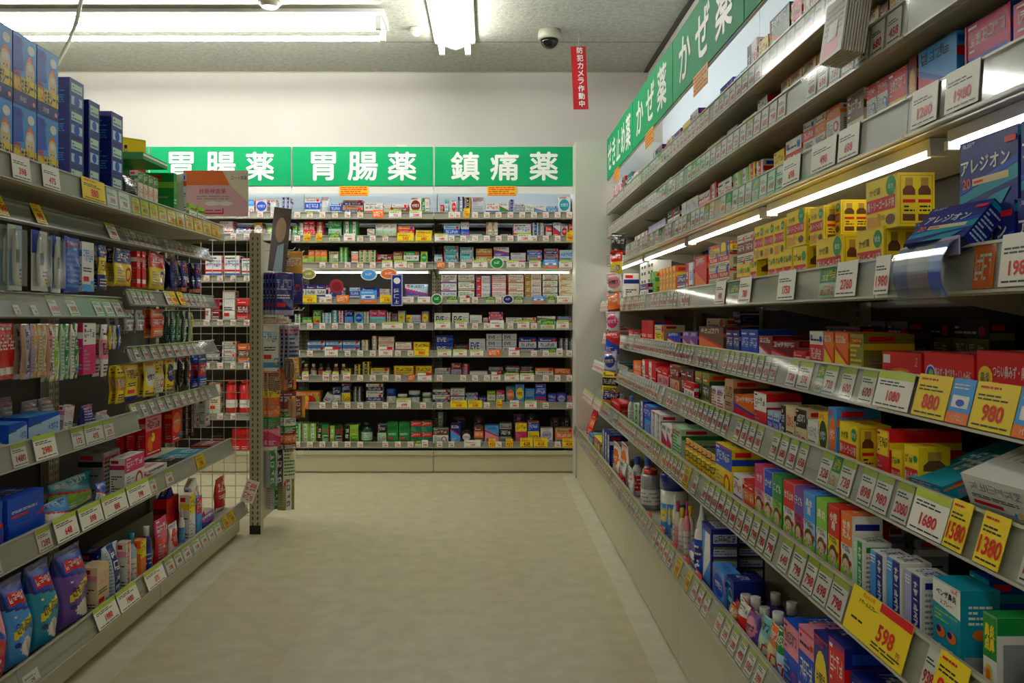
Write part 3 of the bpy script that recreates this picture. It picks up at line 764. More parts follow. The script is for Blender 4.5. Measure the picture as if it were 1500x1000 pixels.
# ------------------------------------------------------------------ signs
def sign(side, a0, a1, dist, chars, label, back=.06, csz=.175, cw=1.0, z0=1.822, z1=2.078):
    ac = (a0 + a1) / 2; W = a1 - a0
    if side == 'R': back = .014
    root = empty('hanging_sign', world(side, ac, dist, z0), ROT[side])
    tag(root, label, 'sign', 'green department signs above the racks')
    H = z1 - z0
    mb = MB(); mb.box(-W / 2 + .002, .004, .001, W / 2 - .002, back, H - .001); mb.build('sign_box', M['white'], root)
    mb = MB(); mb.box(-W / 2 + .004, 0, .004, W / 2 - .004, .004, H - .004); mb.build('face_panel', M['green'], root)
    mb = MB(); n = len(chars); pit = .25 if n == 3 else .162
    for k, ch in enumerate(chars):
        vs, fs, asp = textpoly(ch, .026)
        o = Vector(((k - (n - 1) / 2) * pit, -.0012, H * .5)); i = len(mb.v)
        hh = csz * (.9 if ch in 'かぜせき止め' else 1)
        mb.v += [(o.x + q[0] * hh * cw, o.y - .00012 * q[2], o.z + q[1] * hh) for q in vs]
        for f in fs: mb.f.append(tuple(i + a for a in f)); mb.c.append((1, 1, 1)); mb.sm.append(False)
    mb.build('lettering', M['signwhite'], root)
    return root
sign('B', bx(635.8), bx(842), BF, '鎮痛薬', 'green sign reading 鎮痛薬 beside the white pillar')
sign('B', bx(427.8), bx(635), BF, '胃腸薬', 'green sign reading 胃腸薬 adjoining the 鎮痛薬 sign')
sign('B', bx(219.2), bx(427), BF, '胃腸薬', 'green sign reading 胃腸薬 partly covered by the pink promotion card')
sign('B', bx(20), bx(218.4), BF, '', 'green sign end showing behind the tall blue cartons')
sign('R', 4.11, 5.01, .72, 'せき止め薬', 'green sign reading せき止め薬 touching the white pillar', cw=.8)
sign('R', 3.21, 4.11, .72, 'かぜ薬', 'green sign reading かぜ薬 next to the せき止め薬 sign')
sign('R', 2.31, 3.21, .72, 'かぜ薬', 'larger looking green sign reading かぜ薬 running up out of frame')
sign('R', 1.41, 2.31, .72, 'かぜ薬', 'green sign of which only a bottom edge shows at the frame top')
# valances and tubes behind the signs
for i, (a, b2) in enumerate(bays_b[:3]):
    L_ = ['beside the white pillar', 'over the middle bay', 'behind the promotion card'][i]
    v = empty('sign_lamp', world('B', (a + b2) / 2, BF, 1.775)); w2 = (b2 - a) / 2 - .003
    tag(v, 'white lamp valance below the green sign ' + L_, 'lamp', 'lamp valances under the back signs')
    mb = MB(); mb.box(-w2, .004, 0, w2, .012, .046); mb.box(-w2, .012, .038, w2, .1, .046); mb.build('valance', M['white'], v)
    mb = MB(); mb.tube([(-w2 + .03, .07, .02), (w2 - .03, .07, .02)], .01, n=10); mb.build('tube', M['tube3'], v)
for i in range(5):
    a0 = .51 + .9 * i
    v = empty('sign_lamp', world('R', a0 + .45, .765, 2.0), ROT['R'])
    tag(v, ['fluorescent lamp behind signs beyond the frame', 'fluorescent lamp behind the sign at the frame top', 'fluorescent lamp behind the larger かぜ薬 sign', 'fluorescent lamp behind the smaller かぜ薬 sign', 'fluorescent lamp behind the せき止め薬 sign'][i], 'lamp', 'lamps behind the cold remedy signs')
    mb = MB(); mb.box(-.44, -.018, -.012, .44, .006, .02); mb.build('housing', M['white'], v)
    mb = MB(); mb.tube([(-.42, .022, .004), (.42, .022, .004)], .01, n=10); mb.build('tube', M['tube3'], v)
def notice(side, along, dist, z, w, h, label, yaw=0):
    mb = MB(); mb.box(-w / 2, -.0008, 0, w / 2, .0008, h, C((236, 186, 40)))
    paint(mb, Surf((-w / 2, -.0012, 0), (1, 0, 0), (0, 0, 1), w, h), [('r', .02, .05, .98, .1, 'rd'), ('n', .05, .16, .95, .95, 4, 'rd')])
    o = mb.build('notice_card', M['card']); o.location = world(side, along, dist, z); o.rotation_euler = (0, 0, ROT[side] + yaw)
    tag(o, label, 'notice', 'yellow notices under the green signs')
notice('B', bx(518.5), BF - .006, bz(287), .185, .062, 'yellow notice card hanging under the 胃腸薬 sign')
notice('B', bx(735), BF - .006, bz(287), .185, .062, 'yellow notice card hanging under the 鎮痛薬 sign')
for a, t in ((2.77, 'larger かぜ薬 sign'), (3.66, 'smaller かぜ薬 sign'), (4.6, 'せき止め薬 sign')):
    notice('R', a, .715, 1.757, .185, .068, 'yellow notice card hanging under the ' + t)

# ------------------------------------------------------------------ shelf lamps
def shelf_lamp(side, a0, a1, dist, z, label):
    W = a1 - a0
    v = empty('shelf_lamp', world(side, (a0 + a1) / 2, dist, z), ROT[side])
    tag(v, label, 'lamp', 'strip lamps under the shelves')
    mb = MB(); mb.box(-W / 2, -.014, .004, W / 2, .02, .024); mb.build('housing', M['white'], v)
    mb = MB(); mb.tube([(-W / 2 + .01, -.002, 0), (W / 2 - .01, -.002, 0)], .0065, n=8); mb.build('tube', M['tube2'], v)
    for s in (-1, 1):
        mb = MB(); mb.box(s * W / 2 - .006, -.016, -.009, s * W / 2 + .006, .014, .006); mb.build('end_cap', M['white'], v)
for i, t in enumerate(['above the blue allergy tablets', 'above the large yellow tonics', 'above the small yellow tonics', 'above the red and amber cartons', 'above the white carton with squares']):
    shelf_lamp('R', .54 + .9 * i, 1.385 + .9 * i, .79, 1.2795, 'thin lit strip lamp ' + t)
shelf_lamp('B', bays_b[0][0] + .03, bays_b[0][1] - .03, BF + .05, bz(394) - .0185, 'strip lamp above the stacked white cartons beside the pillar')
shelf_lamp('B', bays_b[1][0] + .03, bays_b[1][1] - .03, BF + .05, bz(394) - .0185, 'strip lamp under the third shelf of the middle bay')

# ------------------------------------------------------------------ ceiling fittings
def fixture(x0, x1, y0, y1, along, label):
    cx, cy = (x0 + x1) / 2, (y0 + y1) / 2
    v = empty('ceiling_lamp', (cx, cy, ZC - .11)); tag(v, label, 'lamp', 'twin tube ceiling lamps')
    hx, hy = (x1 - x0) / 2, (y1 - y0) / 2
    mb = MB()
    if along == 'X':
        mb.box(-hx, -hy + .03, .06, hx, hy - .03, .108)
        mb.face([(-hx, -hy, .075), (hx, -hy, .075), (hx, 0, .035), (-hx, 0, .035)], (1, 1, 1)); mb.face([(-hx, 0, .035), (hx, 0, .035), (hx, hy, .075), (-hx, hy, .075)], (1, 1, 1))
    else:
        mb.box(-hx + .03, -hy, .06, hx - .03, hy, .108)
        mb.face([(-hx, -hy, .075), (0, -hy, .035), (0, hy, .035), (-hx, hy, .075)], (1, 1, 1)); mb.face([(0, -hy, .035), (hx, -hy, .075), (hx, hy, .075), (0, hy, .035)], (1, 1, 1))
    mb.build('reflector', M['white'], v)
    for s in (-1, 1):
        mb = MB()
        if along == 'X': a = (-hx + .03, s * (hy - .045), .012); b2 = (hx - .03, s * (hy - .045), .012)
        else: a = (s * (hx - .045), -hy + .03, .012); b2 = (s * (hx - .045), hy - .03, .012)
        mb.tube([a, b2], .0145, n=12); mb.build('tube', M['tube'], v)
        for q, e1 in ((a, -1), (b2, 1)):
            mb = MB(); mb.box(q[0] - .016, q[1] - .016, -.004, q[0] + .016, q[1] + .016, .062); mb.build('socket', M['white'], v)
fixture(-3.2, -.58, 4.44, 4.72, 'X', 'long twin tube ceiling lamp running across the store')
fixture(-.33, -.085, 3.6, 4.95, 'Y', 'twin tube ceiling lamp pointing along the aisle')
fixture(-.33, -.085, -1.6, -.25, 'Y', 'twin tube ceiling lamp behind the viewer')
fixture(-3.3, -2.0, .4, .65, 'X', 'twin tube ceiling lamp above the neighbouring aisle')
def dome(x, y, R_, base, glass, label, name, cat, hz=.05):
    v = empty(name, (x, y, ZC)); tag(v, label, cat)
    mb = MB(); mb.lathe([(R_, -hz, (1, 1, 1)), (R_ * 1.04, -hz * .5, (1, 1, 1)), (R_, 0, (1, 1, 1))], 28); mb.build('base', M[base], v)
    mb = MB(); mb.lathe([(R_ * .04, -hz - R_ * .78, (1, 1, 1))] + [(R_ * .82 * math.cos(t), -hz - R_ * .78 * math.sin(t), (1, 1, 1)) for t in (1.3, 1.05, .8, .5, .25, 0)], 28); mb.build('dome', M[glass], v)
dome(.355, 4.83, .066, 'lip', 'dome', 'security camera with black dome beside the red banner', 'security_camera', 'camera', .055)
dome(-.43, 4.78, .036, 'wire', 'white', 'small white ceiling sensor between the two lamps', 'ceiling_sensor', 'sensor', .02)
v = empty('smoke_detector', (-1.165, 4.33, ZC)); tag(v, 'round smoke detector at the upper edge over the low rack', 'smoke detector')
mb = MB(); mb.lathe([(.07, -.02, (1, 1, 1)), (.07, 0, (1, 1, 1))], 28); mb.build('base', M['wire'], v)
mb = MB(); mb.lathe([(.04, -.05, (1, 1, 1)), (.056, -.035, (1, 1, 1)), (.06, -.02, (1, 1, 1))], 24); mb.build('sensor_dome', M['lip'], v)
b_ = empty('security_banner', (.548, 4.8, 1.98)); b_.rotation_euler = (0, math.radians(-2.5), .12)
tag(b_, 'hanging red banner reading 防犯カメラ作動中 beside the security camera', 'banner')
mb = MB(); mb.box(-.045, -.001, .23, .045, .001, .60, C('rd'))
mb.v = [(x_, y_ + .008 * math.sin(z_ * 12), z_) for x_, y_, z_ in mb.v]
mb.build('cloth', M['red'], b_)
mb = MB()
for k, ch in enumerate('防犯カメラ作動中'):
    vs, fs, asp = textpoly(ch, .035); i = len(mb.v); zc = .572 - k * .0445
    mb.v += [(q[0] * .036 + .004, -.0105 - .0001 * q[2], zc + q[1] * .036) for q in vs]
    for f in fs: mb.f.append(tuple(i + a for a in f)); mb.c.append((1, 1, 1)); mb.sm.append(False)
mb.build('lettering', M['signwhite'], b_)
mb = MB(); mb.tube([(0, 0, .6), (.01, 0, .695)], .0012, n=5); mb.build('string', M['cord'], b_)
# hanging cord
mb = MB()
pts = [(-1.75, 3.6, 2.68), (-1.765, 3.55, 2.4), (-1.77, 3.5, 2.25), (-1.78, 3.45, 2.14), (-1.80, 3.4, 2.04), (-1.88, 3.3, 1.96)]
mb.tube(pts, .0085, n=8); tag(mb.build('power_cable', M['cord']), 'white cord hanging down in front of the long ceiling lamp', 'cable')
tag(MB.build((lambda q: (q.box(-.03, -.01, 0, .03, .01, .012), q)[1])(MB()), 'wall_clip', M['wire']), 'small cream clip on top of the middle green sign', 'clip').location = (bx(588), 5.23, 2.0785)
# ------------------------------------------------------------------ goods
RND = random.Random(4)
def row(side, zb, front, items, zone, noun, maxh, cat='box', dflt=.09, flip=False):
    """items: (px of far/left edge, px of near/right edge, px height of the top at the second edge, count, design, options)"""
    zbd = zb + .0245
    for it in items:
        x0, x1, yt, n, code = it[:5]; op = it[5] if len(it) > 5 else {}
        fr = front + (max(op.get('b', 0), -.008) if side == 'R' and zb < .3 else op.get('b', 0))
        if side == 'R' and x0 < 717 + F * front / 4.14: fr += {.671: .06, .502: .076, .827: .01, 1.02: .015}.get(zb, 0)
        if side == 'B':
            a0 = bx(x0, fr); a1 = bx(x1, fr); Yt = fr
        elif side == 'R':
            a0 = F * fr / (x0 - 717); a1 = F * fr / (x1 - 717); Yt = a1; a0, a1 = a1, a0
        else:
            a0 = F * fr / (717 - x0); a1 = F * fr / (717 - x1); Yt = a1
        H = CZ + (465 - yt) * Yt / F - zbd
        rnd = op.get('k') in BOT and side != 'B'
        if op.get('k') == 'H': top = H + zbd
        if side == 'R' and zb > 1.2: H *= 1.2 if zb > 1.6 else 1.12
        H = max(.022, min(H, maxh - .006))
        if 'h' in op: H = op['h']
        s = op.get('s', 1); w = (a1 - a0) / n * .97; hh = H / s
        d = op.get('d', dflt); shp = op.get('k', 'box'); nn = op.get('n', noun); ct = op.get('c', cat)
        rows = op.get('r', 1)
        if 'w' in op: w = op['w']
        if rnd: w = (x1 - x0) / n * (a0 + a1) / 2 / F * (1.3 if side == 'R' and zb < .3 else 1)
        for i in range(n):
            ac = a0 + (a1 - a0) * (i + .5) / n
            for lv in range(s):
                for rr in range(rows):
                    big = w > .1
                    yw = op.get('yaw', RND.uniform(-.008, .008) if big else RND.uniform(-.03, .03))
                    dd = d if shp in ('box', 'pouch') else w
                    put(side, code, ac, fr + rr * (dd + .006) + (0 if lv == 0 else .003), zbd + lv * hh + .0004 + op.get('dz', 0), w, hh * .992, dd, zone, nn, shp, yaw=yw, tilt=op.get('t', 0), roll=op.get('ro', 0), cat=ct, desc=op.get('ds'))
WP = 'white pillar'
# ---- back wall, painkiller bay
Z = lambda k: ('%s shelf of painkiller bay' % k, WP)
BH = {k: bz(BY[k - 1]) - bz(BY[k]) if k > 1 else .16 for k in BY}
P = {
 1: [(645, 650, 300, 1, 'rd.wh.p'), (652, 657, 292, 1, 'ta.wh.b'), (661, 669, 293, 1, 'wh.rd.o'), (671, 680, 288, 1, 'nv.wh.v'), (681, 690, 289, 1, 'go.bk.v'), (691, 709, 289, 1, 'sv.gy.l', {'d': .12}), (711, 731, 297, 1, 'wh.rd.s'), (732, 745, 297, 1, 'wh.gr.d'), (746, 753, 292, 1, 'lv.nv.v'), (754, 768, 298, 1, 'sv.gy.b'), (769, 782, 299, 1, 'wh.gr.p'), (783, 800, 301, 1, 'wh.sb.d'), (801, 817, 301, 1, 'pb.sb.b'), (818, 836, 287, 1, 'wh.tl.o', {'d': .12})],
 2: [(650, 674, 330, 1, 'pb.bl.b'), (675, 687, 325, 1, 'bl.wh.t'), (688, 706, 343, 1, 'sv.wh.l'), (712, 729, 325, 2, 'wh.go.h'), (733, 748, 343, 1, 'sv.gy.b'), (751, 779, 328, 1, 'wh.bl.s'), (780, 789, 326, 1, 'pb.nv.v'), (790, 797, 326, 1, 'gy.wh.v'), (799, 808, 332, 1, 'wh.rd.t'), (810, 821, 326, 1, 'wh.rd.d'), (822, 832, 330, 1, 'sv.rd.o'), (833, 841, 328, 1, 'ye.rd.t')],
 3: [(636, 648, 372, 1, 'tl.wh.b'), (650, 672, 360, 1, 'ta.tl.b', {'s': 2}), (674, 694, 362, 1, 'ta.gy.b', {'s': 2}), (697, 721, 364, 1, 'go.mr.s', {'s': 2}), (723, 746, 362, 1, 'wh.pu.d', {'s': 2}), (748, 770, 370, 1, 'sv.gy.s'), (772, 794, 366, 1, 'gy.bl.b', {'s': 2}), (797, 818, 364, 1, 'gy.nv.b', {'s': 2}), (819, 841, 366, 1, 'pb.bl.p')],
 4: [(646, 669, 402, 1, 'wh.bl.p', {'s': 3}), (671, 695, 402, 1, 'wh.gr.s', {'s': 3}), (697, 719, 404, 1, 'wh.rd.h', {'s': 3}), (720, 742, 403, 1, 'wh.pk.s', {'s': 3}), (744, 768, 402, 1, 'wh.go.p', {'s': 3}), (769, 793, 400, 1, 'wh.go.h', {'s': 4}), (795, 817, 402, 1, 'wh.ol.p', {'s': 4}), (819, 840, 401, 1, 'wh.ye.p', {'s': 4})],
 5: [(636, 660, 458, 1, 'eve'), (662, 687, 458, 1, 'eve'), (688, 706, 461, 1, 'wh.sv.p'), (708, 715, 465, 1, 'sv.pk.b'), (716, 737, 457, 1, 'pk.rd.b', {'s': 2}), (741, 765, 465, 1, 'wh.go.s'), (766, 785, 465, 1, 'iv.go.b'), (787, 814, 463, 1, 'wh.gr.d', {'s': 2}), (816, 840, 463, 1, 'gr.bl.b', {'s': 2})],
 6: [(637, 664, 491, 1, 'even', {'s': 2}), (666, 685, 504, 1, 'bk.gy.p'), (687, 711, 496, 1, 'eves'), (712, 735, 489, 1, 'eves', {'s': 3}), (736, 757, 489, 1, 'eves', {'s': 3}), (760, 786, 494, 1, 'nv.sv.b'), (788, 816, 494, 1, 'nv.sv.b'), (818, 842, 495, 3, 'bk.gy.v')],
 7: [(637, 660, 539, 1, 'sv.gy.b'), (661, 676, 532, 1, 'lv.mr.t'), (677, 687, 533, 1, 'mr.pk.v'), (688, 714, 544, 1, 'wh.sv.p'), (716, 737, 538, 1, 'gy.bk.b'), (740, 761, 536, 1, 'bk.gy.b', {'s': 2}), (762, 782, 536, 1, 'bk.sv.p', {'s': 2}), (784, 811, 539, 1, 'og.wh.b'), (812, 836, 540, 1, 'og.wh.s')],
 8: [(634, 659, 571, 1, 'wh.nv.b', {'s': 2}), (660, 681, 569, 1, 'wh.nv.p', {'s': 2}), (682, 700, 576, 1, 'pb.nv.b', {'s': 2}), (701, 712, 581, 1, 'nv.wh.p'), (714, 726, 573, 1, 'lg.wh.b'), (727, 739, 572, 1, 'mg.wh.b'), (741, 754, 566, 1, 'tl.og.o'), (755, 768, 563, 1, 'sb.ye.o'), (769, 783, 569, 1, 'sb.go.p'), (784, 800, 562, 1, 'bl.og.s'), (803, 815, 577, 1, 'bl.wh.p'), (816, 829, 576, 1, 'bl.lv.o'), (831, 842, 580, 1, 'pk.mr.s')],
 9: [(634, 657, 628, 1, 'wh.br.t'), (660, 675, 621, 1, 'nv.sb.d'), (676, 690, 632, 1, 'bk.wh.o'), (694, 708, 624, 1, 'br.og.b'), (710, 731, 623, 1, 'sb.pk.d'), (732, 750, 620, 1, 'gy.bk.b'), (755, 772, 619, 1, 'mg.ye.t'), (773, 790, 618, 1, 'ye.bl.t'), (792, 810, 627, 1, 'wh.lv.o'), (813, 840, 627, 1, 'tn.og.b'),
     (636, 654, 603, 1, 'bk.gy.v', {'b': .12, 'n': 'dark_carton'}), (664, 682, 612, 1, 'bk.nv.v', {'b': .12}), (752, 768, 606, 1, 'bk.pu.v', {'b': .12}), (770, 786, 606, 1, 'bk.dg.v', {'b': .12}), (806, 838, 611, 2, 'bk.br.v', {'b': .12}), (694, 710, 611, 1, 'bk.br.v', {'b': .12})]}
names9 = ['top', 'second', 'third', 'fourth', 'fifth', 'sixth', 'seventh', 'eighth', 'bottom']
for k, it in P.items():
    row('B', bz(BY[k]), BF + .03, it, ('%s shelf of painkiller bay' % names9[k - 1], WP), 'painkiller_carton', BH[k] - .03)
S = {
 1: [(446, 469, 289, 1, 'wh.bl.b'), (470, 482, 288, 1, 'sv.wh.l', {'k': 'pouch', 'd': .03}), (483, 500, 296, 1, 'pb.bl.b'), (502, 532, 293, 1, 'tn.nv.b', {'s': 2}), (533, 561, 297, 1, 'wh.br.s'), (563, 572, 302, 1, 'iv.br.p'), (573, 598, 299, 1, 'wh.br.b'), (600, 617, 289, 1, 'wh.mr.o'), (618, 629, 290, 1, 'wh.gr.h')],
 2: [(428, 436, 330, 1, 'lg.gr.b', {'k': 'pouch', 'd': .02}), (437, 444, 326, 1, 'wh.gr.h'), (445, 461, 324, 2, 'rd.wh.s'), (464, 473, 325, 1, 'rd.iv.v'), (481, 500, 322, 1, 'pg.gr.t'), (503, 524, 324, 2, 'gr.wh.v'), (538, 549, 335, 1, 'wh.pg.d'), (550, 581, 327, 3, 'pg.wh.t'), (582, 607, 331, 1, 'og.rd.b'), (609, 633, 337, 1, 'ye.rd.p')],
 3: [(431, 452, 374, 1, 'ol.lg.b'), (452, 479, 366, 3, 'lg.og.t'), (481, 496, 368, 1, 'iv.gr.l', {'k': 'pouch', 'd': .03}), (497, 510, 362, 2, 'gr.lg.v'), (515, 525, 368, 1, 'wh.og.b'), (526, 550, 366, 3, 'cr.gr.v'), (551, 575, 372, 1, 'mr.pk.s'), (576, 590, 368, 1, 'br.ol.b'), (591, 614, 368, 1, 'gr.wh.b'), (616, 626, 368, 1, 'lg.gr.o')],
 4: [(433, 478, 417, 3, 'nv.wh.b'), (480, 503, 421, 1, 'wh.bl.o'), (512, 527, 421, 1, 'pb.bl.b'), (528, 555, 421, 1, 'nv.rd.b'), (556, 570, 423, 1, 'wh.rd.s'), (592, 628, 416, 1, 'pb.pu.d', {'k': 'pouch', 'd': .03})],
 5: [(432, 440, 460, 1, 'wh.gr.v'), (443, 457, 464, 2, 'gr.lg.b'), (458, 470, 454, 1, 'lg.gr.f'), (472, 485, 458, 2, 'wh.sb.v'), (486, 495, 454, 1, 'tl.wh.v'), (496, 503, 455, 1, 'wh.rd.v'), (505, 517, 454, 1, 'sb.nv.t'), (519, 532, 456, 1, 'ta.bl.o'), (533, 540, 456, 1, 'wh.gy.v'), (541, 565, 454, 2, 'ta.mg.t'), (567, 572, 457, 1, 'wh.rd.v'), (574, 582, 459, 1, 'gy.bk.l'), (583, 593, 455, 1, 'pb.ye.o'), (594, 617, 461, 1, 'pb.ye.h'), (618, 628, 456, 1, 'gy.ye.o')],
 6: [(450, 476, 499, 1, 'sb.wh.b', {'s': 2}), (477, 501, 499, 1, 'sb.wh.b', {'s': 2}), (502, 527, 499, 1, 'sb.wh.b', {'s': 2}), (530, 539, 498, 1, 'wh.am.v'), (545, 552, 492, 1, 'tn.wh.v'), (554, 577, 493, 1, 'wh.am.s', {'s': 2}), (579, 603, 501, 1, 'wh.am.s'), (605, 630, 501, 1, 'ye.bk.p')],
 7: [(505, 514, 544, 1, 'ye.bk.v', {'h': .055}), (519, 527, 534, 1, 'ye.bk.v'), (531, 541, 530, 1, 'ye.bk.v'), (543, 570, 539, 1, 'ye.iv.b'), (576, 607, 536, 1, 'ye.bk.p'), (608, 633, 536, 1, 'ye.bk.p')] +
    [(443 + 11 * i, 452 + 11 * i, 533, 1, 'br.%s.%s' % (['rd', 'wh', 'rd', 'wh', 'rd', 'iv'][i], ['wh', 'wh', 'dg', 'dg', 'wh', 'iv'][i]), {'k': 'round', 'n': 'tonic_bottle', 'c': 'bottle'}) for i in range(6)],
 8: [(430, 470, 573, 1, 'lg.og.f'), (487, 499, 568, 1, 'wh.nv.t'), (500, 513, 562, 1, 'ye.nv.t', {'s': 1}), (518, 530, 566, 2, 'bk.gy.v'), (536, 561, 562, 1, 'wh.nv.b', {'s': 2}), (565, 580, 569, 1, 'nv.wh.bl', {'k': 'jar', 'n': 'tablet_jar', 'c': 'jar'}), (582, 596, 577, 1, 'nv.bl.wh', {'k': 'jar', 'n': 'tablet_jar', 'c': 'jar'}), (598, 615, 572, 1, 'nv.wh.sv', {'k': 'jar', 'n': 'tablet_jar', 'c': 'jar'}), (618, 632, 575, 1, 'gr.wh.sv', {'k': 'jar', 'n': 'tablet_jar', 'c': 'jar'}),
     (472, 484, 578, 1, 'sv.wh.p', {'ro': .5, 'dz': .014})],
 9: [(428, 441, 620, 1, 'pg.gr.v'), (442, 463, 620, 2, 'lg.wh.v'), (465, 482, 621, 1, 'gr.bk.h'), (483, 502, 623, 1, 'dg.lg.h'), (505, 525, 622, 1, 'lg.bk.h'), (527, 545, 618, 1, 'dg.pg.bk', {'k': 'round', 'n': 'tonic_bottle', 'c': 'bottle'}), (553, 566, 622, 1, 'pg.bk.t'), (567, 583, 618, 1, 'gr.dg.p'), (584, 600, 618, 1, 'gr.dg.p'), (601, 633, 617, 2, 'gr.rd.t', {'s': 2})]}
for k, it in S.items():
    row('B', bz(BY[k]), BF + .03, it, ('%s shelf of stomach bay' % names9[k - 1], 'bay seam'), 'stomach_carton', BH[k] - .03)
# ---- back wall, bay seen through the grid
G = {1: [(300, 322, 292, 1, 'wh.bl.b'), (330, 352, 292, 1, 'pb.wh.b'), (358, 372, 292, 1, 'wh.sb.t'), (374, 392, 291, 1, 'wh.bl.o'), (396, 404, 291, 1, 'wh.sv.l'), (412, 425, 289, 2, 'sv.nv.v')],
     2: [(321, 342, 324, 1, 'wh.pk.s'), (346, 368, 333, 1, 'nv.sv.b'), (372, 384, 326, 1, 'am.wh.o'), (392, 412, 331, 1, 'lg.wh.s'), (414, 425, 330, 1, 'wh.rd.p')],
     3: [(300, 326, 374, 1, 'wh.bl.s'), (328, 352, 374, 1, 'wh.bl.s'), (354, 372, 378, 1, 'wh.tl.s'), (380, 420, 376, 3, 'pb.nv.t')],
     4: [(300, 322, 436, 1, 'mr.wh.h'), (326, 344, 425, 1, 'wh.sv.p'), (346, 366, 436, 1, 'rd.mr.b'), (372, 420, 434, 3, 'nv.wh.v')],
     5: [(300, 322, 510, 1, 'bk.gy.b'), (325, 346, 500, 1, 'wh.gy.b', {'s': 2}), (348, 366, 503, 1, 'og.br.b'), (372, 420, 500, 3, 'mr.am.t')],
     6: [(306, 322, 560, 1, 'iv.wh.p'), (328, 346, 556, 1, 'rd.rd.rd.wh', {'k': 'can', 'n': 'powder_can', 'c': 'can'}), (348, 366, 556, 1, 'rd.rd.rd.wh', {'k': 'can', 'n': 'powder_can', 'c': 'can'}), (376, 420, 560, 2, 'dg.am.b')],
     7: [(306, 326, 640, 1, 'bk.gy.b'), (340, 366, 628, 2, 'rd.mr.p'), (376, 424, 636, 3, 'bk.gr.b')]}
for k, it in G.items():
    ys = BLY[k]; prev = BLY.get(k - 1, 285)
    row('B', bz(ys), BF + .03, it, ('%s shelf of bay behind grid' % ['top', 'second', 'third', 'fourth', 'fifth', 'sixth', 'bottom'][k - 1], 'bay seam'), 'remedy_carton', (bz(prev) - bz(ys)) - .03)

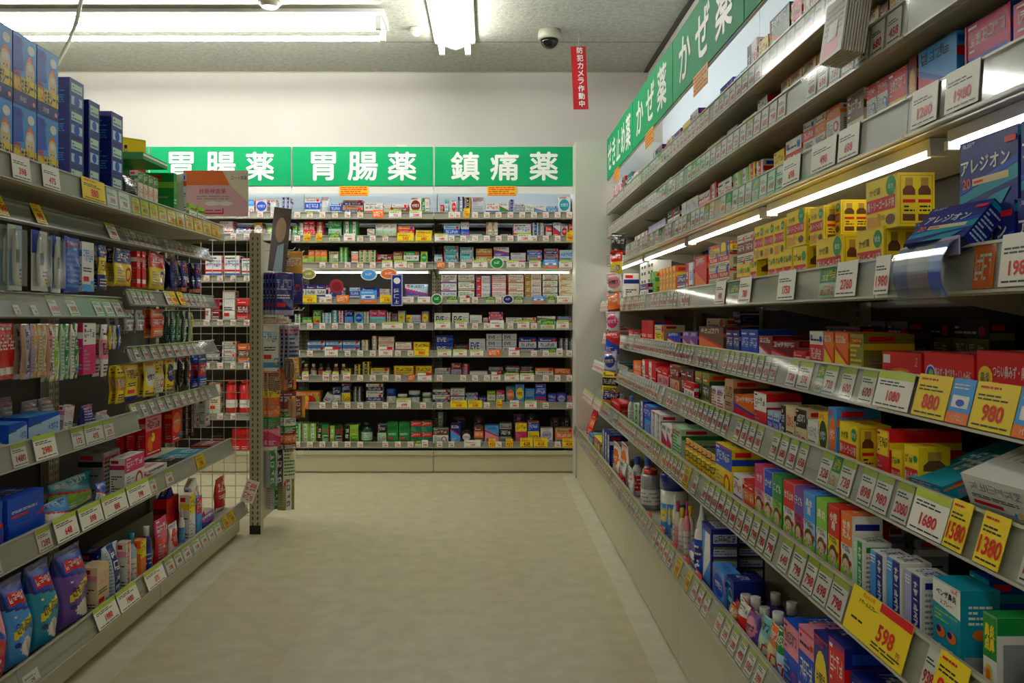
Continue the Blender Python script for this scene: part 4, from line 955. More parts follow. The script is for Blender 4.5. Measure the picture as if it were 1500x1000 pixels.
# ---- cold remedy rack
RN = ['top', 'second', 'third', 'lit', 'fifth', 'sixth', 'seventh', 'lowest']
R = {
 1: [(897, 903, 275, 1, 'wh.pk.o'), (904, 909, 268, 1, 'wh.pk.o'), (912, 916, 263, 1, 'rd.wh.v'), (919, 925, 257, 1, 'tl.wh.b'), (928, 934, 254, 1, 'wh.nv.p'), (940, 952, 250, 2, 'iv.gy.b'), (957, 961, 226, 1, 'tl.wh.v'), (962, 970, 217, 1, 'nv.sv.t'), (976, 984, 205, 1, 'iv.gy.l'), (986, 998, 193, 1, 'nv.bl.b'), (1000, 1011, 180, 1, 'ye.rd.p'), (1011, 1023, 165, 1, 'nv.sv.t'), (1027, 1052, 150, 2, 'sv.gy.b'), (1055, 1074, 120, 2, 'bl.wh.b'), (1075, 1093, 106, 2, 'bl.sb.t'), (1095, 1110, 66, 1, 'wh.nv.h'), (1111, 1126, 60, 1, 'og.ye.t'), (1128, 1157, 16, 1, 'dg.lg.d'), (1159, 1175, 4, 1, 'wh.rd.t'), (1177, 1198, -10, 2, 'wh.go.h'), (1200, 1240, -30, 2, 'cr.rd.t'), (1245, 1330, -40, 4, 'rd.wh.b'), (1340, 1500, -60, 5, 'nv.wh.b')],
 2: [(925, 933, 300, 2, 'iv.nv.s'), (936, 950, 292, 2, 'wh.nv.v'), (962, 974, 270, 1, 'wh.gr.s'), (976, 983, 262, 1, 'wh.bl.v'), (984, 1000, 252, 2, 'sv.og.b'), (1003, 1012, 240, 1, 'iv.am.b'), (1013, 1023, 236, 1, 'ye.wh.b'), (1036, 1061, 202, 2, 'wh.gy.b'), (1065, 1080, 186, 1, 'lv.nv.b'), (1088, 1108, 167, 2, 'wh.bl.d'), (1110, 1124, 135, 1, 'rd.wh.t'), (1125, 1143, 145, 2, 'cr.wh.b'), (1144, 1156, 118, 1, 'cr.og.d'), (1157, 1175, 87, 1, 'cr.og.d'), (1176, 1196, 72, 1, 'cr.og.d'), (1197, 1214, 58, 1, 'cr.og.d'), (1240, 1258, 30, 1, 'cr.og.d'), (1259, 1288, 5, 1, 'cr.og.d', {'d': .06}), (1290, 1302, 8, 1, 'br.mr.b'), (1303, 1322, -10, 1, 'rd.am.t'), (1335, 1500, -50, 6, 'cr.og.b')],
 3: [(930, 948, 340, 3, 'wh.pk.v'), (950, 975, 322, 4, 'lv.wh.p'), (978, 996, 305, 2, 'dg.wh.b'), (998, 1022, 290, 3, 'wh.lv.p'), (1024, 1040, 282, 2, 'wh.pk.b'), (1040, 1050, 271, 1, 'rd.wh.v'), (1052, 1072, 263, 2, 'wh.rd.s'), (1074, 1096, 249, 2, 'lg.wh.v'), (1097, 1106, 242, 1, 'ye.rd.v'), (1108, 1118, 238, 1, 'wh.rd.v'), (1133, 1150, 222, 1, 'og.ye.t'), (1151, 1174, 203, 1, 'wh.rd.b'), (1175, 1191, 178, 1, 'wh.rd.b', {'s': 2}), (1192, 1208, 163, 1, 'wh.og.b', {'s': 2}), (1209, 1228, 143, 1, 'wh.og.t', {'s': 2, 'd': .07}), (1240, 1266, 137, 1, 'iv.br.t', {'d': .07}), (1267, 1299, 120, 2, 'wh.rd.t', {'s': 2}), (1301, 1330, 104, 1, 'ye.rd.t', {'d': .07}), (1331, 1342, 90, 1, 'mr.am.o', {'d': .05}), (1345, 1402, 50, 1, 'sb.rd.d', {'d': .02, 'n': 'medicine_card'}), (1414, 1482, 14, 1, 'bl.mg.t', {'d': .07}), (1484, 1560, -22, 1, 'sb.mg.t', {'d': .07})],
 4: [(893, 914, 400, 4, 'wh.nv.v', {'b': .03}), (937, 957, 380, 2, 'grid', {'s': 3, 'b': .08}), (938, 950, 414, 1, 'nv.wh.b', {'b': .01}), (952, 960, 397, 2, 'lg.gr.v', {'b': .03}), (966, 990, 388, 5, 'og.ye.v', {'b': .03, 'd': .11}), (991, 1004, 401, 1, 'nv.wh.s', {'s': 2}), (1005, 1016, 383, 1, 'wh.rd.h'), (1018, 1035, 372, 1, 'rd.og.d'), (1037, 1067, 365, 2, 'iv.rd.b', {'s': 3, 'd': .1}), (1079, 1098, 383, 2, 'tonic1'), (1099, 1109, 372, 1, 'tonic1'),
     (1125, 1160, 362, 3, 'tonic1', {'d': .05}), (1162, 1182, 358, 1, 'tonic1', {'d': .05}), (1195, 1236, 342, 1, 'tonic', {'d': .06}), (1254, 1295, 330, 1, 'tonic', {'d': .065})],
 5: [(887, 893, 478, 1, 'rd.wh.v'), (896, 905, 480, 1, 'pk.wh.b'), (921, 938, 484, 2, 'rd.wh.b'), (940, 957, 469, 2, 'rd.rd.p'), (959, 973, 476, 1, 'iv.ye.b'), (975, 997, 487, 1, 'bl.wh.d', {'yaw': .3, 'd': .06, 'w': .1}), (1000, 1022, 486, 2, 'pu.lv.d'), (1024, 1060, 479, 1, 'br.og.d'), (1035, 1062, 466, 1, 'cr.og.b', {'b': .07}), (1064, 1084, 484, 2, 'nv.pk.s'), (1072, 1084, 456, 1, 'nv.wh.s', {'b': .1, 's': 4, 'd': .06}), (1086, 1110, 483, 2, 'bl.rd.s', {'d': .1}), (1112, 1132, 492, 1, 'mr.wh.d'), (1135, 1160, 500, 1, 'mr.pk.d', {'yaw': .25}), (1162, 1181, 515, 1, 'rd.wh.b'),
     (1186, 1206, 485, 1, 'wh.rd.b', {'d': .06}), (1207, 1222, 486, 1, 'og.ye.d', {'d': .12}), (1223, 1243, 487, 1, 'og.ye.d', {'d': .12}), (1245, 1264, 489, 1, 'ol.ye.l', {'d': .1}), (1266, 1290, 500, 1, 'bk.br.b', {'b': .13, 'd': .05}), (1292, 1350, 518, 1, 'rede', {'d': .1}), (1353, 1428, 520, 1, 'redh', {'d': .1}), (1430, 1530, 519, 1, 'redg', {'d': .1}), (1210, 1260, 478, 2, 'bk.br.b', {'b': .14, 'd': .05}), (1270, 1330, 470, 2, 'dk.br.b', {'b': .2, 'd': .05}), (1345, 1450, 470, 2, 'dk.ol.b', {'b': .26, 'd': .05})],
 6: [(885, 893, 528, 1, 'bl.sb.b'), (894, 905, 532, 1, 'tl.wh.b'), (928, 940, 531, 1, 'og.wh.p'), (941, 961, 531, 2, 'rd.wh.h'), (963, 979, 541, 2, 'rd.pk.b'), (981, 995, 532, 1, 'tn.mr.t'), (998, 1016, 537, 2, 'dk.mr.b'), (1018, 1040, 540, 2, 'ol.dg.b'), (1002, 1017, 562, 1, 'rd.wh.b', {'b': -.02, 'd': .015}), (1042, 1060, 570, 2, 'wh.rd.l'), (1062, 1074, 551, 1, 'tn.br.p', {'d': .1}), (1076, 1103, 583, 1, 'og.rd.d', {'yaw': .35, 'w': .1}), (1105, 1122, 577, 1, 'rd.wh.t'), (1124, 1142, 606, 2, 'pb.bl.b'), (1144, 1164, 598, 1, 'cr.bk.h'), (1166, 1181, 601, 1, 'cr.bk.t'), (1183, 1198, 618, 1, 'wh.gy.p'), (1199, 1212, 606, 1, 'ye.dg.o'), (1213, 1226, 598, 1, 'sb.og.o'),
     (1229, 1258, 624, 1, 'tonic', {'d': .06}), (1285, 1303, 632, 1, 'rd.ye.t', {'d': .12}), (1306, 1320, 661, 1, 'tonic1', {'d': .05}), (1325, 1345, 655, 1, 'tonic1', {'d': .05})],
 7: [(856, 862, 573, 1, 'sv.gy.b'), (864, 872, 576, 1, 'wh.rd.p'), (880, 892, 588, 2, 'wh.gy.d'), (894, 908, 592, 1, 'rd.mr.d'), (914, 926, 583, 1, 'sv.wh.sb', {'k': 'round', 'n': 'lotion_bottle', 'c': 'bottle'}), (928, 936, 594, 1, 'pg.gr.v'), (937, 943, 582, 1, 'nv.wh.v'), (944, 953, 596, 1, 'sb.bl.t'), (954, 968, 608, 2, 'wh.gy.v'), (950, 1000, 590, 2, 'nv.wh.s', {'b': .1}), (969, 984, 628, 2, 'wh.rd.d'), (985, 999, 629, 1, 'pg.gr.l', {'d': .13}), (1002, 1046, 668, 7, 'am.ye.b', {'k': 'pouch', 'd': .02, 'yaw': .12}), (1048, 1072, 652, 1, 'ye.bl.t', {'d': .08}), (1060, 1082, 655, 1, 'ye.bl.t', {'b': .1, 'd': .06}), (1074, 1088, 700, 1, 'wh.rd.s', {'d': .1}), (1090, 1104, 708, 2, 'rd.og.b', {'d': .12}),
     (1106, 1119, 679, 1, 'kidp'), (1120, 1131, 685, 1, 'kidb'), (1132, 1146, 693, 1, 'kidg'), (1148, 1163, 706, 1, 'kidr'), (1164, 1176, 712, 1, 'kidm'), (1177, 1194, 722, 1, 'kids'), (1196, 1211, 733, 1, 'kidl'), (1213, 1230, 744, 1, 'kidy'), (1232, 1249, 755, 1, 'kido', {'d': .05}), (1250, 1265, 795, 1, 'nasg', {'d': .045}), (1275, 1295, 815, 1, 'nasb', {'d': .045}), (1299, 1320, 825, 1, 'nasb', {'d': .045}), (1325, 1350, 846, 1, 'nasp', {'d': .045}), (1366, 1408, 866, 1, 'nast', {'d': .05}), (1440, 1460, 905, 1, 'flug', {'d': .05}), (1500, 1530, 950, 1, 'flug', {'d': .05}),
     (1292, 1300, 770, 1, 'wh.lv.o', {'b': .09, 'd': .04}), (1325, 1345, 790, 2, 'gy.wh.b', {'b': .11, 'd': .05}), (1420, 1450, 850, 1, 'bl.tl.t', {'b': .08, 'd': .05})],
 8: [(895, 905, 655, 1, 'wh.og.o', {'k': 'pouch', 'd': .03}), (906, 916, 655, 1, 'wh.og.o', {'k': 'pouch', 'd': .03}), (904, 914, 680, 1, 'wh.rd.d', {'k': 'pouch', 'b': -.02, 'd': .02}), (882, 893, 638, 3, 'nv.wh.v'), (870, 880, 648, 1, 'ye.rd.t'), (862, 868, 640, 2, 'tl.wh.b'),
     (917, 925, 690, 1, 'wh.rd.p', {'k': 'pouch', 'd': .02, 'b': -.01}), (920, 932, 674, 1, 'sv.rd.bl', {'k': 'round', 'n': 'rinse_bottle', 'c': 'bottle'}), (934, 947, 674, 1, 'sv.rd.bl', {'k': 'round', 'n': 'rinse_bottle', 'c': 'bottle', 'b': .02}), (928, 950, 698, 1, 'gy.wh.rd', {'k': 'can', 'n': 'powder_can', 'c': 'can', 'b': -.015}),
     (952, 984, 705, 1, 'wh.sb.nv.ye', {'k': 'tub', 'n': 'wet_wipe_tub', 'c': 'tub', 'b': -.01}), (972, 980, 745, 2, 'pb.sb.sv', {'k': 'slim', 'n': 'nozzle_bottle', 'c': 'bottle', 'b': -.015}), (981, 988, 727, 1, 'wh.iv.wh', {'k': 'slim', 'n': 'nozzle_bottle', 'c': 'bottle'}), (985, 992, 737, 1, 'iv.pk.mg', {'k': 'round', 'n': 'lotion_bottle', 'c': 'bottle', 'b': -.01}), (990, 998, 747, 1, 'iv.wh.ye', {'k': 'round', 'n': 'lotion_bottle', 'c': 'bottle', 'b': -.015}), (996, 1005, 738, 1, 'pk.iv.mg', {'k': 'slim', 'n': 'nozzle_bottle', 'c': 'bottle', 'b': -.01}), (1000, 1010, 745, 1, 'iv.wh.ye', {'k': 'round', 'n': 'lotion_bottle', 'c': 'bottle', 'b': .015}), (1007, 1026, 745, 1, 'wh.bl.wh.nv', {'k': 'spray', 'n': 'spray_bottle', 'c': 'bottle', 'b': -.015}),
     (1002, 1022, 815, 1, 'bl.wh.o', {'k': 'pouch', 'd': .03, 'b': -.03}), (1028, 1042, 775, 1, 'navp', {'d': .07}), (1060, 1080, 775, 1, 'navp', {'d': .07, 'b': .07}), (1044, 1062, 895, 1, 'sb.bl.o', {'b': -.005, 'd': .04, 'h': .09}), (1064, 1075, 852, 1, 'vick', {'d': .06}), (1076, 1092, 852, 1, 'vick', {'d': .05, 'b': .06}),
     ] + [(1064 + 12 * i + (6 if i > 2 else 0), 1078 + 13 * i + (6 if i > 2 else 0), [885, 890, 905, 912, 925, 935][i], 1, ['rd.am.b', 'rd.wh.t', 'pu.pk.o', 'pg.ta.t', 'cr.og.t', 'pb.gr.t'][i], {'k': 'pouch', 'd': .03, 'b': -.02, 'n': 'jelly_pouch', 'c': 'pouch'}) for i in range(6)] +
    [(1148 + 22 * i, 1170 + 22 * i, 925 + 8 * i, 1, ['bl.pk.t', 'pk.bl.b', 'nv.ye.o', 'nv.rd.t'][i], {'d': .12, 'b': -.01}) for i in range(4)] +
    [(1245, 1500, 990, 4, 'nv.ye.b', {'d': .12, 'h': .15})]}
gap = {k: (RS[k - 1][0] if k > 1 else 1.86) - RS[k][0] - .03 for k in RS}
for k, it in R.items():
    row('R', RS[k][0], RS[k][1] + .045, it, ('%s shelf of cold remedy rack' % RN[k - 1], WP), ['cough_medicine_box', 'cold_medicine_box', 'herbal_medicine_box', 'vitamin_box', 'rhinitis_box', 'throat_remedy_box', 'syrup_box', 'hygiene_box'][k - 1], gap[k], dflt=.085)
# upper layer of the lit shelf
zu = RS[4][0] + .0245
def up(x0, x1, yb, yt, n, code, d, b=0, lvl=''):
    fr = RS[4][1] + .045 + b
    a1 = F * fr / (x0 - 717); a0 = F * fr / (x1 - 717)
    zb_ = CZ + (465 - yb) * a0 / F; H = CZ + (465 - yt) * a0 / F - zb_
    for i in range(n):
        put('R', code, a0 + (a1 - a0) * (i + .5) / n, fr, zb_, (a1 - a0) / n * .97, H, d, ('upper tier of the lit shelf', WP), 'vitamin_box')
up(1038, 1070, 365.5, 352, 1, 'ye.rd.t', .06, 0); up(1080, 1104, 383.5, 338, 2, 'iv.mr.b', .08); up(1105, 1150, 372, 318, 3, 'tonic', .06, 0); up(1152, 1180, 357.5, 303, 1, 'tonic', .06); up(1186, 1207, 356, 300, 1, 'tonic', .06, .005); up(1268, 1316, 331, 252, 1, 'tonic', .065, .005); up(1212, 1232, 343, 292, 1, 'tonic', .06, .03)
# blue allergy boxes
za = zu + .0004; AZ = ('lit shelf of cold remedy rack', WP)
for a, dp, z, yaw, tl in ((1.335, .715, za, .05, 0), (1.19, .70, za, 0, 0), (1.045, .70, za, 0, 0), (1.26, .80, za, 0, 0), (1.115, .80, za, 0, 0), (1.19, .705, za + .1045, 0, 0), (1.045, .705, za + .1045, 0, 0), (1.26, .805, za + .1045, 0, 0), (1.04, .79, za + .1045, 0, 0)):
    put('R', 'alle', a, dp + .02, z, .138, .104, .05, AZ, 'allergy_box', yaw=yaw)
put('R', 'alle', 1.2, .645, za + .045, .12, .075, .03, ('lip of the lit shelf', WP), 'allergy_box', tilt=-.75, yaw=.2)
# curled leaflets in a clear holder on the rail
v = empty('leaflet_holder', world('R', 1.205, .655, 1.03), ROT['R']); tag(v, 'curled navy leaflets in a clear holder clipped to the lit shelf edge', 'leaflet holder')
mb = MB(); mc = MB(); N = 10
def arc(t, r): return (-(r * math.sin(t)) * .55, .068 - r * (1 - math.cos(t)) * .9)
for lay, (r_, bld, xw) in enumerate(((.05, mb, .068), (.056, mc, .075))):
    for i in range(N):
        t0 = PI * .8 * i / N; t1 = PI * .8 * (i + 1) / N
        p0 = arc(t0, r_); p1 = arc(t1, r_)
        cc = C('nv') if i < 8 else C('bl')
        segs = [(-xw, -xw * .35, C((70, 84, 130))), (-xw * .35, xw * .5, C((120, 110, 120))), (xw * .5, xw, C('bl'))] if lay == 0 else [(-xw, xw, (1, 1, 1))]
        for s0, s1, c in segs:
            bld.face([(s0, p0[0], p0[1]), (s1, p0[0], p0[1]), (s1, p1[0], p1[1]), (s0, p1[0], p1[1])], c, True)
mb.box(-.068, -.002, .045, .068, .0, .072, C('lv'))
mb.box(-.068, -.0034, .05, .02, -.0022, .058, C('ye'))
mb.build('leaflets', M['gloss'], v); mc.build('clear_holder', M['clear'], v)
mb = MB(); mb.box(-.075, -.032, -.02, .075, -.030, .0); mb.build('clip', M['clear'], v)
# stack of leaflets hanging over the second rail
v = empty('leaflet_stack', world('R', 1.575, .675, 1.485), ROT['R']); v.rotation_euler = (math.radians(-8), 0, ROT['R']); tag(v, 'thick block of pale leaflets hanging over the second shelf rail', 'leaflets')
for i in range(9):
    mb = MB(); mb.box(-.05, -.02 + i * .0052, 0, .05, -.0165 + i * .0052, .115 - .002 * (i % 3), C((196, 190, 176)))
    if i == 0: paint(mb, Surf((-.05, -.02, 0), (1, 0, 0), (0, 0, 1), .1, .115), [('r', .1, .06, .8, .3, 'pk'), ('n', .1, .4, .9, .9, 5, 'gy'), ('r', .3, .3, .7, .6, 'wh')])
    mb.build('sheet_pad', M['card'], v)
# lone pieces on the sixth shelf
tz = ('sixth shelf of cold remedy rack', WP); z6 = RS[6][0] + .026
put('R', 'tl.og.s', 1.25, .665, z6 + .045, .08, .026, .17, tz, 'patch_box', desc='tilted flat teal patch box', yaw=.1, tilt=.34)
put('R', 'wh.gy.p', 1.085, .67, z6 + .062, .12, .05, .19, tz, 'tablet_box', desc='large plain white tilted box', yaw=.12, tilt=.36)
put('R', 'nv.wh.t', .94, .68, z6, .12, .04, .12, tz, 'tablet_box')
for i in range(6):
    put('R', 'rd.og.b', 4.97 - i * .035, .60 - i * .004, RS[8][0] + .03 + .0, .085, .13, .006, ('lowest shelf of cold remedy rack', WP), 'sachet_pack', tilt=-.35, yaw=.15, cat='sachet')
# caps of the jelly pouches
for i, (px, py) in enumerate(((1092, 878), (1107, 882), (1120, 897), (1140, 905), (1160, 890), (1136, 876))):
    X = .575 + .012 * (i % 3) + (.05 if i > 3 else 0); Y = X * F / (px - 717)
    z = CZ + (465 - py) * Y / F
    v = empty('pouch_bottle', (X, Y, RS[8][0] + .026)); H = z - RS[8][0] - .026 + .012
    mb = MB(); cb = C(['rd', 'iv', 'pg', 'bk', 'nv', 'pu'][i]); mb.lathe([(.026, 0, cb), (.03, .01, cb), (.028, H * .55, cb), (.008, H - .03, cb), (.008, H - .012, cb)], 16, sy=1.1, sx=.6); mb.build('body', M['gloss'], v)
    mb = MB(); mb.lathe([(.011, H - .026, C('wh')), (.011, H, C('wh'))], 14); mb.build('cap', M['gloss'], v)
    reg(v, CN[['rd', 'iv', 'pg', 'bk', 'nv', 'pu'][i]] + ' spouted bottle with white cap', 'bottle', ('lowest shelf of cold remedy rack', WP), 'R', Y, 0, X)
# hanging strip of sachets at the fourth post
v = None
for i in range(9):
    z = 1.30 - i * .098; cd = ['dk.rd.s', 'ye.rd.t', 'wh.pk.o', 'og.mr.s', 'sv.mg.o', 'rd.bl.d', 'lv.nv.o', 'ye.bk.b', 'am.nv.t'][i]
    put('R', cd, 4.08 - .004 * i, .63 - .006 * i, z, .08, .108, .02, ('strip beside the pillar', 'the top'), 'sweet_pouch', 'hang', yaw=1.0 + RND.uniform(-.35, .35), roll=RND.uniform(-.16, .16), cat='pouch', desc=['dark', 'yellow', 'white and pink', 'orange', 'silver', 'red and blue', 'lilac', 'yellow and black', 'amber and navy'][i] + ' sweet pouch hanging')
mb = MB(); mb.tube([(.652, 4.125, .42), (.652, 4.125, 1.41)], .0015, n=5); tag(mb.build('clip_strip', M['wire']), 'thin clip strip carrying hanging sweet pouches near the white pillar', 'clip strip')
# ------------------------------------------------------------------ low aisle rack goods
WG = 'wire grid'
def lrow(zkey, zb, lip, items, nm, noun, gapz, **k):
    row('L', zb, lip + .045, items, ('%s shelf of low rack' % nm, WG), noun, gapz, **k)
# top: fever sheets in two tiers
for i in range(4):
    a = 2.285 - .1125 * i
    for lv in range(2):
        put('L', 'sheet', a, 1.235, 1.36 + lv * .187, .108, .186, .05, ('top of low rack', WG), 'cooling_sheet_box')
for (a, w, n, h, dp) in ((2.475, .085, 4, .086, 1.25), (2.575, .07, 3, .102, 1.245), (2.70, .082, 3, .100, 1.23)):
    for lv in range(n):
        put('L', 'navyc', a, dp, 1.36 + lv * h, w, h * .993, .11, ('top of low rack', WG), 'compress_carton')
put('L', 'navyc', 2.39, 1.33, 1.36, .07, .1, .1, ('top of low rack', WG), 'compress_carton')
LT = ('top of low rack', WG)
put('L', 'ye.rd.b', 3.47, 1.50, 1.36, .1, .385, .03, LT, 'promotion_box', yaw=-.8, desc='tall yellow promotion box')
# green open counter tray with packs in it
v = empty('counter_tray', world('L', 3.06, 1.33, 1.36), ROT['L']); tag(v, 'bright green open-topped counter tray of packs near the pink card', 'tray')
mb = MB(); mb.box(-.1, -.07, 0, .1, .07, .06, C('lg')); mb.box(-.1, .05, .06, .1, .07, .2, C('gr'))
paint(mb, Surf((-.1, -.07, 0), (1, 0, 0), (0, 0, 1), .2, .06), [('g', .1, .2, .9, .8, 5, 'ye')]); mb.build('tray', M['card'], v)
mb = MB(); mb.box(-.11, -.08, .2, .11, .09, .225, C('gr')); paint(mb, Surf((-.11, -.08, .2), (1, 0, 0), (0, 0, 1), .22, .025), [('r', 0, .5, 1, .8, 'wh')]); mb.build('lid', M['card'], v)
for i in range(4):
    put('L', 'iv.gr.t', 2.985 + i * .045, 1.275, 1.421, .042, .1, .03, ('green tray on low rack', WG), 'herb_pack')
put('L', 'nv.sv.d', 2.83, 1.25, 1.378, .1, .05, .1, LT, 'elastic_support', 'pouch', tilt=-.25, desc='dark navy elastic support pack')
put('L', 'nv.wh.s', 2.93, 1.245, 1.362, .09, .06, .03, LT, 'elastic_support', 'pouch', desc='navy elastic support pack with stripes')
put('L', 'bk.gy.l', 2.9, 1.26, 1.42, .12, .07, .05, LT, 'elastic_support', 'pouch', desc='black elastic support pack')
put('L', 'am.br.b', 2.84, 1.32, 1.36, .1, .13, .04, LT, 'elastic_support', desc='amber and brown support box')
put('L', 'mg.pk.b', 3.13, 1.24, 1.36, .06, .05, .03, LT, 'herb_pack')
put('L', 'gr.lg.p', 3.25, 1.25, 1.36, .03, .2, .12, LT, 'herb_pack', desc='upright green side card')
put('L', 'sv.rd.v', 3.33, 1.255, 1.40, .07, .17, .012, LT, 'foot_care_card', yaw=.9, desc='silver card picturing two pink feet')
for i in range(2):
    put('L', 'lg.wh.b', 3.42 + .1 * i, 1.24, 1.36, .09, .1, .06, LT, 'clear_pack', desc='pale green clear pack')
# pink promotion card
v = empty('promotion_card', (-1.225, 3.66, 1.36)); tag(v, 'pink and orange promotion card standing on the low rack end', 'card')
mb = MB(); W2, H2 = .29, .205; mb.box(-W2 / 2, -.002, .08, W2 / 2, .002, .08 + H2, C((226, 178, 190)))
paint(mb, Surf((-W2 / 2, -.002, .08), (1, 0, 0), (0, 0, 1), W2, H2), [('p', [(0, .68), (.72, .68), (.6, 1), (0, 1)], 'og'), ('p', [(.72, .68), (1, .3), (1, 1), (.6, 1)], 'iv'), ('t', 'ロート製薬', .86, .84, .09, 'nv', .0, .24), ('t', '妊娠検査薬', .45, .55, .11, 'mg', .01, .5), ('n', .2, .36, .7, .46, 2, 'gy'), ('e', .45, .28, .12, .05, 'wh'), ('e', .66, .28, .1, .05, 'wh'), ('r', .2, .05, .24, .17, 'rd'), ('r', .24, .05, .62, .08, 'rd'), ('r', .6, .05, .62, .17, 'rd'), ('n', .28, .1, .58, .16, 1, 'mg')])
mb.build('card', M['card'], v)
mb = MB(); mb.tube([(-.08, .006, 0), (-.08, .006, .1)], .003, n=6); mb.box(-.11, -.02, 0, -.05, .03, .006); mb.build('stand', M['wire'], v)

def hang(a, dp, ztop, w, h, d, code, zone, noun, n=1, shp='hang', desc=None, yaw=0.0, cat='pack'):
    for i in range(n):
        put('L', code, a, dp + i * (d + .011), ztop - h, w, h, d, zone, noun, shp, yaw=yaw + RND.uniform(-.03, .03), cat=cat, desc=desc)
def blister(a, dp, ztop, w, h, c, cc, zone, desc, word=None, n=1):
    """a carded blister pack: card, clear bulge and the white thermometer inside"""
    for i in range(n):
        v = empty('thermometer_pack', world('L', a, dp + i * .024, ztop - h), ROT['L']); v.rotation_euler[2] += RND.uniform(-.05, .05)
        mb = MB(); mb.box(-w / 2, 0, 0, w / 2, .002, h, C(c))
        pr = [('r', 0, .62, .5, 1, cc), ('n', .5, .1, .95, .35, 4, 'nv'), ('r', .05, .0, .95, .07, 'wh'), ('p', [(.5, .1), (.9, .1), (.8, .25), (.5, .22)], 'ye')]
        if word: pr.append(('t', word, .68, .55, .18, 'bl', .03, .4))
        paint(mb, Surf((-w / 2, 0, 0), (1, 0, 0), (0, 0, 1), w, h), pr); mb.build('backing_card', M['card'], v)
        mb = MB(); cw = C((226, 226, 214))
        mb.lathe([(.0, 0, cw), (.012, .01, cw), (.014, h * .4, cw), (.011, h * .7, cw), (.004, h * .85, cw)], 14, cx=-w * .18, cy=-.008, sy=.5)
        mb.v = [(x_, y_, z_ + .015) if k2 > 0 else (x_, y_, z_) for k2, (x_, y_, z_) in enumerate(mb.v)]
        mb.box(-w * .18 - .006, -.0165, h * .42, -w * .18 + .006, -.012, h * .62, C((90, 84, 60)))
        mb.build('thermometer', M['gloss'], v)
        mb = MB(); mb.box(-w * .42, -.018, .012, w * .42, 0, h * .93, skip='k'); mb.build('clear_blister', M['bag'], v)
        reg(v, desc, 'thermometer', zone, 'L', a, ztop - h, dp + i * .024)
ZA = ('upper hook row of low rack', WG)
def YL(px, X): return F * X / (717 - px)
HX = 1.27
blister(YL(22, HX), HX, 1.235, .062, .175, 'pb', 'wh', ZA, 'white carded thermometer pack', n=2)
blister(YL(58, HX), HX, 1.232, .08, .17, 'wh', 'bl', ZA, 'blue and white thermometer pack marked 5', '5')
blister(YL(82, HX), HX, 1.225, .05, .165, 'pb', 'bl', ZA, 'slim blue thermometer pack', n=2)
hang(YL(105, HX), HX - .005, 1.232, .095, .17, .012, 'bl.sb.l', ZA, 'thermometer_bag', 2, desc='translucent blue thermometer bag')
hang(YL(129, HX), HX, 1.225, .075, .155, .02, 'wh.sb.p', ZA, 'thermometer_box', 2, 'box', desc='white and green ear thermometer box')
hang(YL(152, HX), HX, 1.228, .055, .15, .015, 'nv.ye.b', ZA, 'plaster_pouch', 2, desc='navy and yellow narrow plaster pouch')
hang(YL(183, HX), HX, 1.228, .14, .13, .018, 'ye.nv.t', ZA, 'plaster_pouch', 3, desc='wide navy and yellow plaster pouch')
for q in (203, 211): hang(YL(q, HX), HX, 1.228, .028, .13, .02, 'rd.wh.s', ZA, 'plaster_pouch', 1, 'box', desc='slim red and white plaster box')
hang(YL(233, HX), HX, 1.235, .15, .14, .018, 'ye.rd.t', ZA, 'plaster_pouch', 3, desc='wide red and yellow plaster pouch')
hang(YL(262, HX), HX + .01, 1.23, .08, .135, .02, 'nv.bk.l', ZA, 'plaster_pouch', 2, desc='dark navy plaster pouch')
for q in (272, 292): hang(YL(q, HX), HX, 1.225, .06, .13, .015, 'nv.og.p', ZA, 'plaster_pouch', 2, desc='navy and orange plaster pouch')
ZB = ('middle hook row of low rack', WG)
for i, q in enumerate((-6, 8, 24)):
    hang(YL(q, HX - .02), HX - .02 + .01 * i, .975, .06, .15, .012, 'rd.wh.s', ZB, 'nail_clipper_pack', 2, desc='red backed scissors pack')
for i, q in enumerate((40, 52, 64, 74)):
    hang(YL(q, HX - .02), HX - .02, .97, .03 if i % 2 else .04, .15, .012, ['tn.lv.v', 'lv.am.v', 'cr.tn.v', 'tn.pk.v'][i], ZB, 'tweezer_pack', 2, desc=['tan and lilac', 'lilac and amber', 'cream and tan', 'tan and pink'][i] + ' tweezer pack')
for i, q in enumerate((82, 97, 111)):
    hang(YL(q, HX - .02), HX - .02, .968, .045, .165, .014, ['wh.lg.v', 'pg.gr.v', 'wh.gr.v'][i], ZB, 'ear_pick_pack', 2, desc=['white and lime', 'pale green', 'white and green'][i] + ' ear pick pack')
hang(YL(131, HX - .02), HX - .02, .97, .085, .16, .02, 'mg.wh.t', ZB, 'compress_pack', 2, 'box', desc='magenta boxed pack with dark window')
hang(YL(155, HX - .02), HX - .02, .965, .045, .17, .015, 'wh.pk.b', ZB, 'compress_pack', 2, desc='white and pink hanging pack')
for i, q in enumerate((163, 169, 175)): hang(YL(q, HX), HX, .96, .02, .08, .01, ['ye.wh.v', 'wh.ye.v', 'bl.wh.v'][i], ZB, 'swab_pack', 1, desc=['yellow', 'white', 'blue'][i] + ' slim swab pack')
for q in (192, 208): hang(YL(q, HX), HX, 1.015, .06, .085, .02, 'sv.bk.p', ZB, 'support_pack', 3, desc='grey clear support pack')
hang(YL(233, HX), HX, 1.02, .12, .11, .015, 'og.rd.b', ZB, 'heat_pack', 2, desc='orange heat pad pouch')
for i, q in enumerate((254, 262, 271)): hang(YL(q, HX), HX, 1.015, .035, .135, .012, ['dg.tl.v', 'gr.dg.v', 'dg.pg.v'][i], ZB, 'toothbrush_pack', 2, desc='dark green slim pack')
hang(YL(281, HX), HX, 1.01, .04, .13, .012, 'pg.ye.v', ZB, 'toothbrush_pack', 1, desc='pale green and yellow slim pack')
